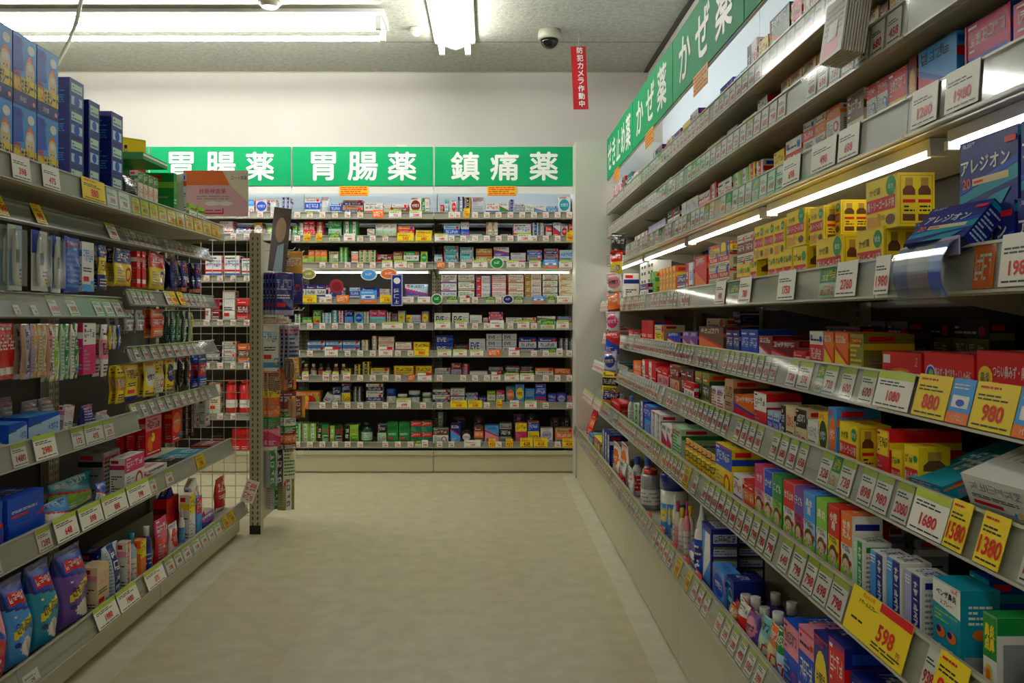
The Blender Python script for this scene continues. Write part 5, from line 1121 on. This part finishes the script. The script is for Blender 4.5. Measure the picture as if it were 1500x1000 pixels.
ZD = ('lower hook row of low rack', WG)
for i, (q, w, cd) in enumerate(((178, .06, 'ye.am.b'), (196, .1, 'ye.nv.p'), (221, .1, 'ye.wh.o'), (236, .085, 'iv.ye.t'), (250, .075, 'ye.nv.o'))):
    hang(YL(q, HX), HX + .004 * (i % 2), .822, w, [.13, .13, .13, .125, .12][i], .012, cd, ZD, 'insole_pack', 2, desc=['amber and yellow', 'yellow and navy', 'yellow and white', 'ivory and yellow', 'plain yellow'][i] + ' insole pack')
hang(YL(299, HX), HX, .83, .09, .15, .02, 'bl.rd.b', ZD, 'detergent_pack', 2, desc='blue and red hanging pack')
hang(YL(284, HX), HX + .02, .82, .035, .13, .02, 'bk.rd.v', ZD, 'detergent_pack', 2, desc='black and red slim pack')
ZE = ('lowest hook row of low rack', WG)
hang(YL(225, HX), HX, .62, .14, .15, .03, 'rd.pk.f', ZE, 'supporter_box', 3, 'box', desc='red supporter box with green mark')
hang(YL(259, HX), HX, .625, .1, .14, .03, 'rd.og.o', ZE, 'supporter_box', 3, 'box', desc='red and orange supporter box')
for i, q in enumerate((276, 284, 292)): hang(YL(q, HX), HX + .03, .62, .03, .15, .02, 'dk.br.v', ZE, 'supporter_box', 1, 'box', desc='dark slim supporter box')
hang(YL(304, HX), HX, .62, .06, .12, .03, 'wh.sv.p', ZE, 'cotton_box', 2, 'box', desc='white cotton box')
# shelves of the near bay and the two long low shelves
lrow('51', .597, 1.21, [(-30, 8, 650, 1, 'wh.gy.p', {'d': .1}), (12, 40, 655, 1, 'mask', {'d': .09, 'h': .085}), (41, 88, 622, 1, 'mask', {'d': .09, 'h': .09, 'b': .01}), (90, 104, 610, 2, 'wh.pk.p', {'ro': .25, 'd': .02, 'h': .1, 'b': .03}), (126, 144, 590, 1, 'nv.lv.l', {'k': 'pouch', 'd': .04}), (150, 168, 600, 1, 'sv.gy.l', {'k': 'pouch', 'd': .05}), (-5, 30, 580, 2, 'gy.sv.l', {'k': 'pouch', 'd': .06, 'b': .12}), (45, 90, 580, 2, 'gy.sv.l', {'k': 'pouch', 'd': .06, 'b': .12})], 'mask', 'mask_box', .2)
lrow('6', .37, 1.165, [(-60, 6, 740, 1, 'bl.ye.h', {'d': .14, 'h': .138, 's': 2}), (12, 66, 740, 1, 'bl.bl.p', {'d': .12, 'h': .132, 's': 2}), (70, 112, 738, 1, 'sb.wh.d', {'k': 'pouch', 'd': .05, 'h': .075}), (80, 145, 712, 1, 'tl.lg.d', {'k': 'pouch', 'd': .05, 'h': .1, 'b': .06}), (146, 160, 660, 1, 'bl.wh.d', {'k': 'pouch', 'd': .03, 'h': .08, 'b': -.01}), (150, 176, 655, 1, 'gy.bk.l', {'d': .08, 'b': .05}), (182, 212, 655, 1, 'wh.mg.t', {'d': .05, 'h': .125}), (214, 245, 686, 1, 'wh.mg.d', {'d': .08, 'h': .05}), (250, 275, 680, 2, 'bk.gy.b', {'d': .15, 'h': .03}), (278, 310, 660, 2, 'tl.bk.d', {'d': .15, 'h': .022}), (312, 330, 655, 1, 'mr.am.b', {'d': .1, 'h': .03})], 'second lowest', 'wipes_pack', .2)
lrow('7', .097, 1.10, [(-20, 17, 850, 1, 'pk.rd.d', {'k': 'pouch', 'd': .07, 'n': 'absorbent_sheet_bag', 'c': 'bag'}), (20, 57, 836, 1, 'pada', {'k': 'pouch', 'd': .09, 'n': 'absorbent_sheet_bag', 'c': 'bag'}), (59, 95, 812, 1, 'padb', {'k': 'pouch', 'd': .09, 'n': 'absorbent_sheet_bag', 'c': 'bag'}), (101, 139, 790, 1, 'padc', {'k': 'pouch', 'd': .09, 'n': 'absorbent_sheet_bag', 'c': 'bag'}), (142, 160, 820, 1, 'cr.pk.p', {'d': .05, 'n': 'liner_box'}), (140, 156, 800, 1, 'nv.wh.b', {'d': .05, 'b': .06, 'n': 'liner_box'}), (162, 184, 790, 1, 'pb.nv.v', {'k': 'pouch', 'd': .06, 'n': 'liner_pack', 'c': 'pack'}), (185, 192, 790, 1, 'iv.pk.v', {'d': .03}), (192, 208, 775, 1, 'pb.wh.tl', {'k': 'round', 'n': 'cleaner_bottle', 'c': 'bottle'}), (206, 214, 790, 1, 'og.ye.t', {'d': .03, 'b': -.012, 'h': .14}), (214, 230, 765, 1, 'nv.bl.wh', {'k': 'round', 'n': 'cleaner_bottle', 'c': 'bottle'}), (232, 250, 752, 1, 'rd.mg.t', {'k': 'pouch', 'd': .03}), (252, 264, 762, 1, 'wh.rd.o', {'k': 'pouch', 'd': .03}), (266, 276, 740, 1, 'wh.sb.sv', {'k': 'slim', 'n': 'cleaner_bottle', 'c': 'bottle'}), (278, 286, 720, 1, 'wh.ye.t', {'d': .04}), (288, 296, 724, 1, 'sb.rd.t', {'d': .04}), (244, 262, 722, 1, 'rd.mr.p', {'d': .05, 'b': .06}), (298, 318, 745, 1, 'pu.nv.d', {'k': 'pouch', 'd': .03}), (322, 334, 695, 1, 'rd.wh.p', {'k': 'pouch', 'd': .04, 'b': .05})], 'lowest', 'cleaning_pack', .24, cat='pack')
put('L', 'wh.rd.p', 3.32, 1.165, .165, .06, .2, .03, ('lowest shelf of low rack', WG), 'paper_box', desc='tilted long white box with red print', roll=-.55)
put('L', 'nv.bk.p', 3.2, 1.215, .17, .06, .19, .03, ('lowest shelf of low rack', WG), 'paper_box', desc='tilted long navy box', roll=-.6)
mb = MB(); mb.box(-.03, -.001, 0, .03, .001, .1, C('wh')); paint(mb, Surf((-.03, -.001, 0), (1, 0, 0), (0, 0, 1), .06, .1), [('g', .1, .1, .9, .45, 2, 'rd'), ('g', .1, .55, .9, .9, 2, 'rd')])
o = mb.build('notice_card', M['card']); o.location = (-1.09, 3.66, .16); o.rotation_euler = (0, .35, .6); tag(o, 'small white card with red writing by the slotted upright foot', 'notice')

# ------------------------------------------------------------------ packs hanging on the end panel
ZH = ('end panel', 'slotted upright')
def ehang(X, Y, ztop, w, h, d, code, noun, desc, yaw, n=1, dx=.014, shp='hang', cat='pack'):
    for i in range(n):
        o = put('L', code, Y, -0, ztop - h, w, h, d, ZH, noun, shp, cat=cat, desc=desc)
        o.location = (X + i * dx, Y - .006 * i, ztop - h); o.rotation_euler = (0, 0, PI / 2 - yaw + RND.uniform(-.05, .05))
        REG[-1]['along'] = -(X + i * dx); REG[-1]['depth'] = Y
ehang(-1.035, 3.81, 1.195, .09, .198, .006, 'nv.lv.p', 'support_pack', 'thin navy hanging pack', .95, 6, .017)
ehang(-.925, 3.86, 1.30, .085, .25, .012, 'nv.am.t', 'support_pack', 'navy and amber front hanging pack', 1.2)
ehang(-1.02, 3.79, 0.992, .06, .034, .03, 'iv.pk.p', 'support_pack', 'small ivory folded pack', 1.3, 2, .06)
ehang(-1.015, 3.79, .955, .075, .2, .01, 'wh.sb.p', 'mask_pack', 'white mask pack with blue label', 1.3)
ehang(-.96, 3.83, .955, .07, .21, .01, 'gy.nv.l', 'mask_pack', 'grey narrow mask pack', .6, 3, .022)
for i, (X, zt, cd, ds) in enumerate(((-1.02, .74, 'tn.bk.l', 'tan and black'), (-.955, .75, 'og.br.v', 'orange and brown'), (-1.02, .66, 'og.ye.t', 'orange and yellow'), (-.955, .64, 'mr.tn.s', 'maroon and tan'), (-1.02, .57, 'gr.og.t', 'green and orange'), (-.955, .55, 'gr.wh.b', 'green and white'), (-1.02, .49, 'pk.mg.d', 'pink and magenta'), (-.955, .47, 'br.og.b', 'brown and orange'), (-.92, .80, 'br.am.v', 'brown and amber'), (-.915, .62, 'am.mr.v', 'amber and maroon'))):
    ehang(X, 3.79 + .035 * (i % 2), zt, .062, .1, .016, cd, 'snack_sachet', ds + ' hanging sachet', 1.1 - .1 * (i % 3), 2, .021)
for i, (X, zt, cd, ds) in enumerate(((-1.03, .37, 'gy.gr.v', 'grey and green'), (-1.0, .37, 'sv.bk.v', 'silver and black'), (-.96, .4, 'iv.gr.l', 'ivory and green'), (-.97, .25, 'ol.wh.v', 'olive and white'), (-1.03, .25, 'sv.gr.v', 'silver and green'))):
    ehang(X, 3.8 + .02 * i, zt, .06, .17, .012, cd, 'net_pack', ds + ' low hanging pack', 1.0 + .1 * (i % 2), 2, .02)
v = empty('photo_card', (-.985, 3.78, 1.2)); v.rotation_euler = (-.08, .1, .25); tag(v, 'dark glossy brown photo card sticking up above the slotted upright', 'card')
mb = MB(); mb.box(-.04, -.002, .0, .04, .0, .3, C((74, 54, 44))); paint(mb, Surf((-.04, -.002, 0), (1, 0, 0), (0, 0, 1), .08, .3), [('p', [(.3, .0), (.8, .0), (.75, .45), (.4, .4)], 'pb'), ('e', .5, .65, .3, .2, 'tn')])
mb.build('card', M['gloss'], v)

# ------------------------------------------------------------------ price tags
_tag = {}
def tag_mb(txt, st, w, h):
    k = (txt, st, round(w, 3), round(h, 3))
    if k in _tag: return _tag[k]
    base = {'w': 'wh', 'p': 'wh', 'y': 'ye', 'r': 'wh', 'g': 'pg', 'o': 'og', 'h': 'sb', 'z': 'ye'}[st]
    mb = MB(); bc = C((238, 234, 222)) if base == 'wh' else C(base)
    mb.box(-w / 2, -.0005, 0, w / 2, .0005, h, bc)
    ink = (40, 40, 44)
    pr = [('n', .08, .6, .8, .76, 2, ink), ('n', .08, .05, .92, .13, 1, ink)]
    if st == 'w': pr += [('r', 0, .8, 1, 1, (176, 196, 60)), ('t', txt, .54, .34, .29, 'rd', .03, .82)]
    elif st == 'p': pr += [('t', txt, .54, .34, .29, 'rd', .03, .82)]
    elif st == 'y': pr += [('n', .1, .84, .6, .94, 1, 'rd'), ('t', txt, .52, .36, .36, 'rd', .03, .88)]
    elif st == 'r': pr += [('r', .6, .7, 1, 1, 'rd'), ('t', txt, .5, .34, .27, 'rd', .02, .84)]
    elif st == 'g': pr = [('r', 0, .5, 1, 1, 'gr'), ('g', .1, .58, .9, .9, 3, 'ye'), ('g', .1, .1, .9, .4, 3, 'og')]
    elif st == 'o': pr = [('g', .1, .2, .9, .8, 3, 'wh')]
    elif st == 'h': pr = [('r', 0, 0, 1, .25, 'og'), ('t', 'パブロン', .5, .13, .13, 'wh', .02, .84), ('r', .12, .35, .88, .62, 'wh'), ('e', .5, .46, .2, .08, 'bl'), ('n', .1, .75, .8, .9, 2, 'wh')]
    elif st == 'z': pr = [('r', .5, .82, 1, 1, 'rd'), ('t', '税込もお得', .3, .92, .1, 'rd', .0, .4), ('t', 'ナザールスプレー', .32, .76, .1, 'bk', .01, .5), ('t', txt, .68, .42, .36, 'rd', .03, .5), ('t', '円', .9, .26, .13, 'rd', .01, .2), ('n', .5, .06, .95, .2, 2, ink), ('n', .1, .3, .3, .4, 1, ink)]
    paint(mb, Surf((-w / 2, -.0005, 0), (1, 0, 0), (0, 0, 1), w, h), pr)
    _tag[k] = [mb, None]
    return _tag[k]
CT = dict(w='white price tag', p='plain white price tag', y='yellow price tag', r='white price tag with red corner', g='green pop card', o='orange pop card', h='sky blue pop card', z='large yellow price card')
def rtag(side, along, lip, zb, tilt, txt, st, w, h, zone, up_=.006, out=.0022):
    c, s = math.cos(tilt), math.sin(tilt)
    rh = .045 if side == 'B' and zb > .2 else (.04 if side == 'B' else {1.243: .06, 1.03: .06, .83: .06, .63: .06, .097: .065, .271: .062, .987: .075}.get(zb, .07))
    if h > rh - .0095: out = .0078
    dist = lip + up_ * s - out * c; z = zb + up_ * c + out * s
    loc = Vector(world(side, along, dist, z))
    rot = Matrix.Rotation(ROT[side], 4, 'Z') @ Matrix.Rotation(-tilt, 4, 'X')
    cx = loc - Vector((0, 0, CZ)); px = 717 + F * cx.x / cx.y; py = 465 - F * cx.z / cx.y
    size = w * h / (cx.y ** 2) * (abs(cx.x) / cx.length if side != 'B' else 1)
    if not (-15 < px < 1515 and -15 < py < 1015): size *= .001
    PEND.append((size, side, along, lip, z, txt, st, w, h, zone, loc, rot))
PEND = []
def flush_tags():
    PEND.sort(key=lambda t: -t[0])
    n = 0; rest = MB()
    for size, side, along, lip, z, txt, st, w, h, zone, loc, rot in PEND:
        e = tag_mb(txt, st, w, h)
        card = st in 'goh'
        if not card: n += 1
        if not card and n > 300:
            i = len(rest.v); T = Matrix.Translation(loc) @ rot
            if size < 1e-9: continue
            rest.v += [tuple(T @ Vector(p)) for p in e[0].v]
            rest.f += [tuple(i + a for a in f) for f in e[0].f]; rest.c += e[0].c; rest.sm += e[0].sm
            continue
        if e[1] is None: e[1] = e[0].mesh('price_tag', M['card'])
        o = link('shelf_card' if card else 'price_tag', e[1])
        o.location = loc; o.rotation_euler = rot.to_euler()
        reg(o, CT[st], 'card' if card else 'price tag', zone, side, along, z, lip, extra=' reading ' + txt if not card else '')
    tag(rest.build('distant_price_tags', M['card']), 'remaining small price tags in the more distant shelf rails', 'price tags', kind='stuff')
CT = dict(w='white price tag', p='plain white price tag', y='yellow price tag', r='red-cornered price tag', g='green pop card', o='orange pop card', h='sky blue pop card', z='large yellow price card')
PRC = '398 498 598 698 798 898 480 580 680 780 980 738 658 458 728 1080 1280 1480'.split()
def liptag(side, X, px): return F * X / abs(px - 717) if side != 'B' else bx(px)
def tags(side, zb, lip, tilt, lst, zone, auto=(), h=.058, w=.042, style='w'):
    used = []
    for t in lst:
        x0, x1, txt, st = t[:4]
        a = liptag(side, lip, x0); b2 = liptag(side, lip, x1); a, b2 = min(a, b2), max(a, b2)
        hh = t[4] if len(t) > 4 else h
        rtag(side, (a + b2) / 2, lip, zb, tilt, txt, st, b2 - a, hh, zone); used.append((a, b2))
    for (s0, s1, step, sts) in auto:
        x = s0; k = 0
        while x + w < s1:
            if all(x + w < u0 or x > u1 for u0, u1 in used) and RND.random() < .93:
                st = sts[k % len(sts)]
                rtag(side, x + w / 2, lip, zb, tilt, RND.choice(PRC), st, w, h, zone)
            x += step; k += 1
def rz(n): return ('rail of %s cold remedy shelf' % n, WP)
tl = lambda k: math.radians(RT[k])
def joints(a): return a
for k, sts, step in ((1, 'ppwp', .058), (2, 'pppwp', .062)):
    tags('R', RS[k][0], RS[k][1], tl(k), [], rz(RN[k - 1]), [(1.43 if k == 2 else 1.7, 5.0, step, sts)], h=.058, w=.05)
tags('R', RS[3][0], RS[3][1], tl(3), [(1192, 1228, '498', 'p', .064), (1232, 1262, '698', 'p', .064), (1150, 1175, '698', 'p', .064), (1340, 1378, '1280', 'p', .064), (1390, 1440, '1980', 'p', .064)], rz('third'), [(2.0, 5.0, .062, 'pppg')], h=.06, w=.05)
tags('R', RS[4][0], RS[4][1], tl(4), [(1142, 1167, '1750', 'p', .066), (1228, 1258, '2760', 'p', .066), (1200, 1226, '', 'g', .06), (1285, 1306, '1980', 'p', .066), (1085, 1102, '780', 'p', .066), (1050, 1064, '498', 'p', .066), (1425, 1455, '', 'o', .06), (1470, 1530, '1980', 'p', .068), (1068, 1082, '', 'g', .055)], rz('lit'), [(2.75, 4.98, .06, 'wpp')], h=.058, w=.045)
tags('R', RS[5][0], RS[5][1], tl(5), [(1283, 1334, '1080', 'w', .062), (1340, 1388, '880', 'y', .066), (1390, 1422, '', 'h', .066), (1424, 1486, '980', 'y', .066), (1488, 1540, '', 'h', .066), (1228, 1246, '600', 'w'), (1256, 1276, '600', 'w'), (1203, 1220, '728', 'w'), (1192, 1202, '', 'g'), (1166, 1184, '278', 'w'), (1150, 1163, '738', 'w')], rz('fifth'), [(1.84, 3.0, .05, 'w'), (3.0, 4.98, .047, 'p')], h=.06, w=.036)
tags('R', RS[6][0], RS[6][1], tl(6), [(1334, 1384, '1680', 'w', .062), (1386, 1414, '1580', 'y', .066), (1431, 1468, '1380', 'y', .066), (1304, 1326, '2080', 'w'), (1275, 1297, '980', 'w'), (1254, 1273, '898', 'w'), (1225, 1243, '738', 'w'), (1212, 1224, '', 'g'), (1196, 1211, '328', 'w'), (1490, 1530, '1480', 'p')], rz('sixth'), [(1.62, 2.9, .053, 'w'), (2.95, 4.97, .05, 'p')], h=.06, w=.037)
tags('R', RS[7][0], RS[7][1], tl(7), [(1240, 1326, '598', 'z', .068), (1366, 1408, '880', 'y', .066), (1210, 1232, '798', 'w'), (1190, 1208, '698', 'w'), (1174, 1188, '798', 'w'), (1155, 1171, '798', 'w'), (1138, 1151, '648', 'w'), (998, 1006, '398', 'y'), (1345, 1362, '938', 'p')], rz('seventh'), [(1.56, 4.9, .05, 'w')], h=.06, w=.037)
tags('R', RS[8][0], RS[8][1], tl(8), [(985, 992, '498', 'y'), (1000, 1006, '598', 'y')], rz('lowest'), [(1.55, 4.9, .055, 'w')], h=.052, w=.038)
for i in range(5):
    x = 938 + 17 * i; a = F * .5 / (x - 717)
    mb = MB(); mb.box(-.03, -.001, 0, .03, .001, .012, C('rd')); paint(mb, Surf((-.03, -.001, 0), (1, 0, 0), (0, 0, 1), .06, .012), [('n', .05, .2, .95, .9, 1, 'wh')])
    o = mb.build('rail_topper', M['card']); o.location = (.531, a, .331); o.rotation_euler = (0, 0, ROT['R']); reg(o, 'small red topper strip', 'card', rz('lowest'), 'R', a, .33, .53)
# back racks
def bz_tags(k, ys, lst, bay, auto, anchor, nm):
    zb = bz(ys); tags('B', zb, BF, .05, lst, ('%s rail of %s' % (nm, bay), anchor), auto, h=.036, w=.036)
PT = {1: [(666, 674, '580', 'p'), (679, 688, '780', 'y', .06)], 2: [(637, 656, '1480', 'w', .05), (758, 778, '1280', 'w', .055), (830, 840, '980', 'y', .06)], 3: [(692, 714, '781', 'w', .05), (742, 760, '980', 'w', .05), (775, 792, '980', 'w', .05), (796, 817, '', 'h', .055), (819, 838, '780', 'w', .05), (640, 652, '', 'o', .04)],
      4: [(655, 670, '', 'g', .04), (674, 688, '480', 'r', .045), (712, 724, '', 'g', .04), (753, 765, '', 'g', .04), (780, 798, '', 'h', .045), (803, 812, '', 'g', .04), (816, 838, '1280', 'p', .045)], 5: [(637, 660, '680', 'w', .055), (667, 684, '798', 'w', .055), (718, 738, '980', 'p', .055), (758, 775, '598', 'w', .055), (792, 812, '', 'g', .055), (815, 833, '548', 'w', .055)],
      6: [(641, 661, '698', 'w', .045), (664, 684, '980', 'w', .045), (689, 708, '1180', 'w', .045), (715, 733, '', 'o', .045), (745, 761, '680', 'r', .055), (804, 814, '', 'g', .05), (815, 824, '780', 'p', .05)], 7: [(720, 733, '648', 'r', .055), (739, 760, '1280', 'w', .05), (762, 782, '1080', 'w', .05)], 8: [(660, 684, '698', 'y', .05), (686, 706, '598', 'y', .05), (727, 735, '398', 'y', .055), (747, 760, '980', 'p', .05), (769, 786, '498', 'w', .05)],
      9: [(716, 726, '425', 'y', .055), (741, 751, '427', 'y', .055), (762, 780, '428', 'y', .06), (782, 802, '428', 'y', .06), (824, 842, '428', 'y', .055), (680, 704, '1280', 'p', .045)]}
for k in range(1, 10):
    a, b2 = bays_b[0]; bz_tags(k, BY[k], PT[k], 'painkiller bay', [(a + .02, b2 - .02, .075, 'p')], WP, names9[k - 1])
ST = {1: [(546, 562, '', 'o', .05), (570, 588, '926', 'w', .05), (600, 618, '2288', 'w', .05)], 2: [(445, 455, '698', 'y', .05), (463, 472, '698', 'y', .05), (482, 498, '580', 'g', .05), (504, 520, '880', 'p', .05), (582, 606, '580', 'y', .055), (609, 632, '680', 'y', .05)], 3: [(560, 575, '580', 'w', .05), (578, 596, '680', 'w', .05)],
      4: [(443, 464, '498', 'y', .05), (477, 486, '580', 'p', .055), (493, 511, '', 'o', .05), (527, 552, '', 'h', .08), (557, 576, '598', 'y', .05), (590, 606, '698', 'p', .04), (612, 630, '980', 'p', .04)], 5: [(560, 590, '980', 'w', .045)], 6: [(476, 495, '540', 'r', .06), (555, 575, '780', 'r', .06), (607, 628, '980', 'y', .06)], 7: [(443, 452, '398', 'w', .06), (473, 482, '398', 'w', .06), (487, 496, '475', 'w', .06), (503, 513, '598', 'w', .06), (598, 608, '', 'o', .04), (612, 632, '680', 'r', .05)],
      8: [(441, 452, '', 'o', .05), (581, 602, '698', 'w', .065)], 9: [(608, 617, '', 'g', .045), (618, 627, '980', 'p', .045)]}
for k in range(1, 10):
    a, b2 = bays_b[1]; bz_tags(k, BY[k], ST[k], 'stomach bay', [(a + .02, b2 - .02, .08, 'pw' if k < 5 else 'p')], 'bay seam', names9[k - 1])
for k in range(1, 8):
    a, b2 = bays_b[2]; bz_tags(k, BLY[k], [], 'bay behind grid', [(a + .35, b2 - .02, .085, 'p')], 'bay seam', ['top', 'second', 'third', 'fourth', 'fifth', 'sixth', 'bottom'][k - 1])
# wobbler cards under the third rail
for i, (x0, x1, y0, y1, cd, ds) in enumerate(((442, 464, 394, 409, 'ol', 'olive oval'), (529, 553, 394, 411, 'sb', 'blue oval'), (557, 583, 393, 409, 'og', 'orange'), (718, 738, 377, 394, 'gr', 'green round'), (632, 648, 430, 446, 'gr', 'green round'), (736, 752, 432, 445, 'nv', 'navy round'))):
    w = bx(x1) - bx(x0); h = bz(y0) - bz(y1); v = MB()
    n = 18; el = [(w / 2 * math.cos(2 * PI * j / n), h / 2 + h / 2 * math.sin(2 * PI * j / n)) for j in range(n)]
    v.face([(x_, -.001, z_) for x_, z_ in el], C('wh')); v.face([(x_, .001, z_) for x_, z_ in el[::-1]], C('wh'))
    for j in range(n):
        p, q = el[j], el[(j + 1) % n]; v.face([(p[0], -.001, p[1]), (p[0], .001, p[1]), (q[0], .001, q[1]), (q[0], -.001, q[1])], C('wh'))
    v.face([(x_ * .84, -.0014, h / 2 + (z_ - h / 2) * .84) for x_, z_ in el], C(cd)); paint(v, Surf((-w / 2, -.0016, 0), (1, 0, 0), (0, 0, 1), w, h), [('g', .3, .4, .7, .65, 2, 'wh')])
    o = v.build('wobbler_card', M['card']); o.location = ((bx(x0) + bx(x1)) / 2, BF - .02, bz(y1)); tag(o, ds + ' wobbler card hanging on the back rack ' + ['near its end', 'at its middle', 'beside the lilac banner', 'of the third painkiller rail', 'at the bay seam', 'of the fourth painkiller rail'][i], 'card')
mb = MB(); mb.box(-.036, -.001, 0, .036, .001, .2, C('lv')); paint(mb, Surf((-.036, -.001, 0), (1, 0, 0), (0, 0, 1), .072, .2), [('r', .1, .03, .9, .97, 'nv'), ('g', .25, .08, .75, .2, 1, 'wh'), ('g', .25, .25, .75, .37, 1, 'wh'), ('g', .25, .42, .75, .54, 1, 'wh'), ('e', .5, .8, .3, .1, 'wh')])
o = mb.build('hanging_card', M['card']); o.location = (bx(582), BF - .022, bz(448)); tag(o, 'narrow lilac and navy banner card across the fourth stomach shelf', 'card')
mb = MB(); c = C((150, 36, 52)); mb.lathe([(.04, 0, c), (.046, .002, c), (.046, .004, c)], 24); mb.lathe([(.03, .004, C('mr')), (.03, .005, C('mr'))], 20)
o = mb.build('round_lid', M['gloss']); o.location = (bx(492), BF + .02, bz(419)); o.rotation_euler = (PI / 2, 0, 0); o.location.y = BF + .026; tag(o, 'round dark red emblem disc on the fourth stomach shelf', 'disc')
# low rack tags
def lz(n): return ('%s rail of low rack' % n, WG)
tags('L', 1.335, 1.21, .1, [(60, 85, '475', 'p', .062), (15, 42, '398', 'p', .062), (118, 152, '880', 'y', .066), (157, 172, '598', 'p', .06), (175, 190, '798', 'p', .06)] + [(194 + 13 * i, 205 + 13 * i, PRC[i], 'yy'[i % 2], .055) for i in range(10)], lz('top'))
tags('L', 1.243, 1.262, T30, [(53, 68, '98', 'y', .06), (160, 174, '598', 'w', .056), (-4, 12, '998', 'y', .06)], lz('upper hook'), [(2.86, 3.7, .05, 'wpw')], h=.05, w=.036)
tags('L', .987, 1.25, T30, [(78, 90, '698', 'w', .062), (105, 118, '898', 'w', .062), (143, 154, '598', 'w', .06), (158, 169, '598', 'w', .06), (172, 183, '548', 'w', .06), (24, 33, '98', 'p', .03), (50, 58, '98', 'p', .03)], lz('middle hook'))
tags('L', 1.03, 1.24, T30, [(245, 252, '398', 'w', .056), (253, 261, '498', 'y', .056), (264, 272, '498', 'y', .056)], ('second middle hook rail of low rack', WG), [(2.86, 3.08, .05, 'w'), (3.25, 3.66, .055, 'p')], h=.05, w=.036)
tags('L', .83, 1.237, T30, [], lz('lower hook'), [(2.87, 3.6, .072, 'w')], h=.05, w=.036)
tags('L', .63, 1.23, T30, [], lz('lowest hook'), [(2.84, 3.66, .075, 'w')], h=.05, w=.036)
tags('L', .597, 1.21, .2, [(20, 42, '1480', 'w', .06), (50, 82, '2980', 'w', .066), (108, 125, '175', 'w', .058), (127, 153, '475', 'w', .06), (155, 168, '575', 'w', .056)], lz('mask shelf'))
tags('L', .37, 1.165, .25, [(-20, 4, '698', 'w', .06), (58, 78, '1280', 'w', .058), (82, 114, '648', 'w', .066), (118, 150, '598', 'w', .064), (152, 186, '880', 'w', .064), (188, 220, '598', 'w', .064), (223, 231, '98', 'w', .06), (245, 255, '498', 'w', .056), (290, 302, '398', 'y', .06)], lz('second lowest'))
tags('L', .097, 1.10, .35, [(143, 174, '1980', 'w', .062), (176, 204, '1980', 'w', .062), (216, 242, '375', 'w', .06), (247, 258, '598', 'w', .054), (260, 270, '498', 'w', .054), (272, 282, '698', 'w', .054), (286, 296, '598', 'w', .054), (298, 306, '598', 'w', .054), (308, 316, '498', 'w', .054), (318, 326, '398', 'w', .054), (330, 337, '298', 'y', .054), (339, 346, '298', 'y', .054), (38, 60, '298', 'p', .03)], lz('lowest'))

flush_tags()
EXPO=0.12
# ------------------------------------------------------------------ finish
name_all()
cam = bpy.data.cameras.new('camera'); co = bpy.data.objects.new('camera', cam); COL.objects.link(co)
co.location = (0, 0, CZ); co.rotation_euler = (PI / 2, 0, 0)
cam.sensor_width = 36; cam.lens = F / 1500 * 36; cam.clip_start = .02
cam.shift_x = (750 - 717) / 1500; cam.shift_y = -(500 - 465) / 1500
SC.camera = co
w_ = bpy.data.worlds.new('world'); SC.world = w_; w_.use_nodes = True
w_.node_tree.nodes['Background'].inputs[0].default_value = (.05, .05, .05, 1)
SC.view_settings.view_transform = 'Standard'; SC.view_settings.look = 'None'; SC.view_settings.gamma = 1; SC.view_settings.use_curve_mapping = False
SC.view_settings.exposure = EXPO
SC.cycles.use_denoising = True
SC.cycles.transparent_max_bounces = 24
SC.cycles.max_bounces = 8
SC.cycles.diffuse_bounces = 5
SC.cycles.caustics_reflective = False; SC.cycles.caustics_refractive = False
SC.cycles.sample_clamp_indirect = 6
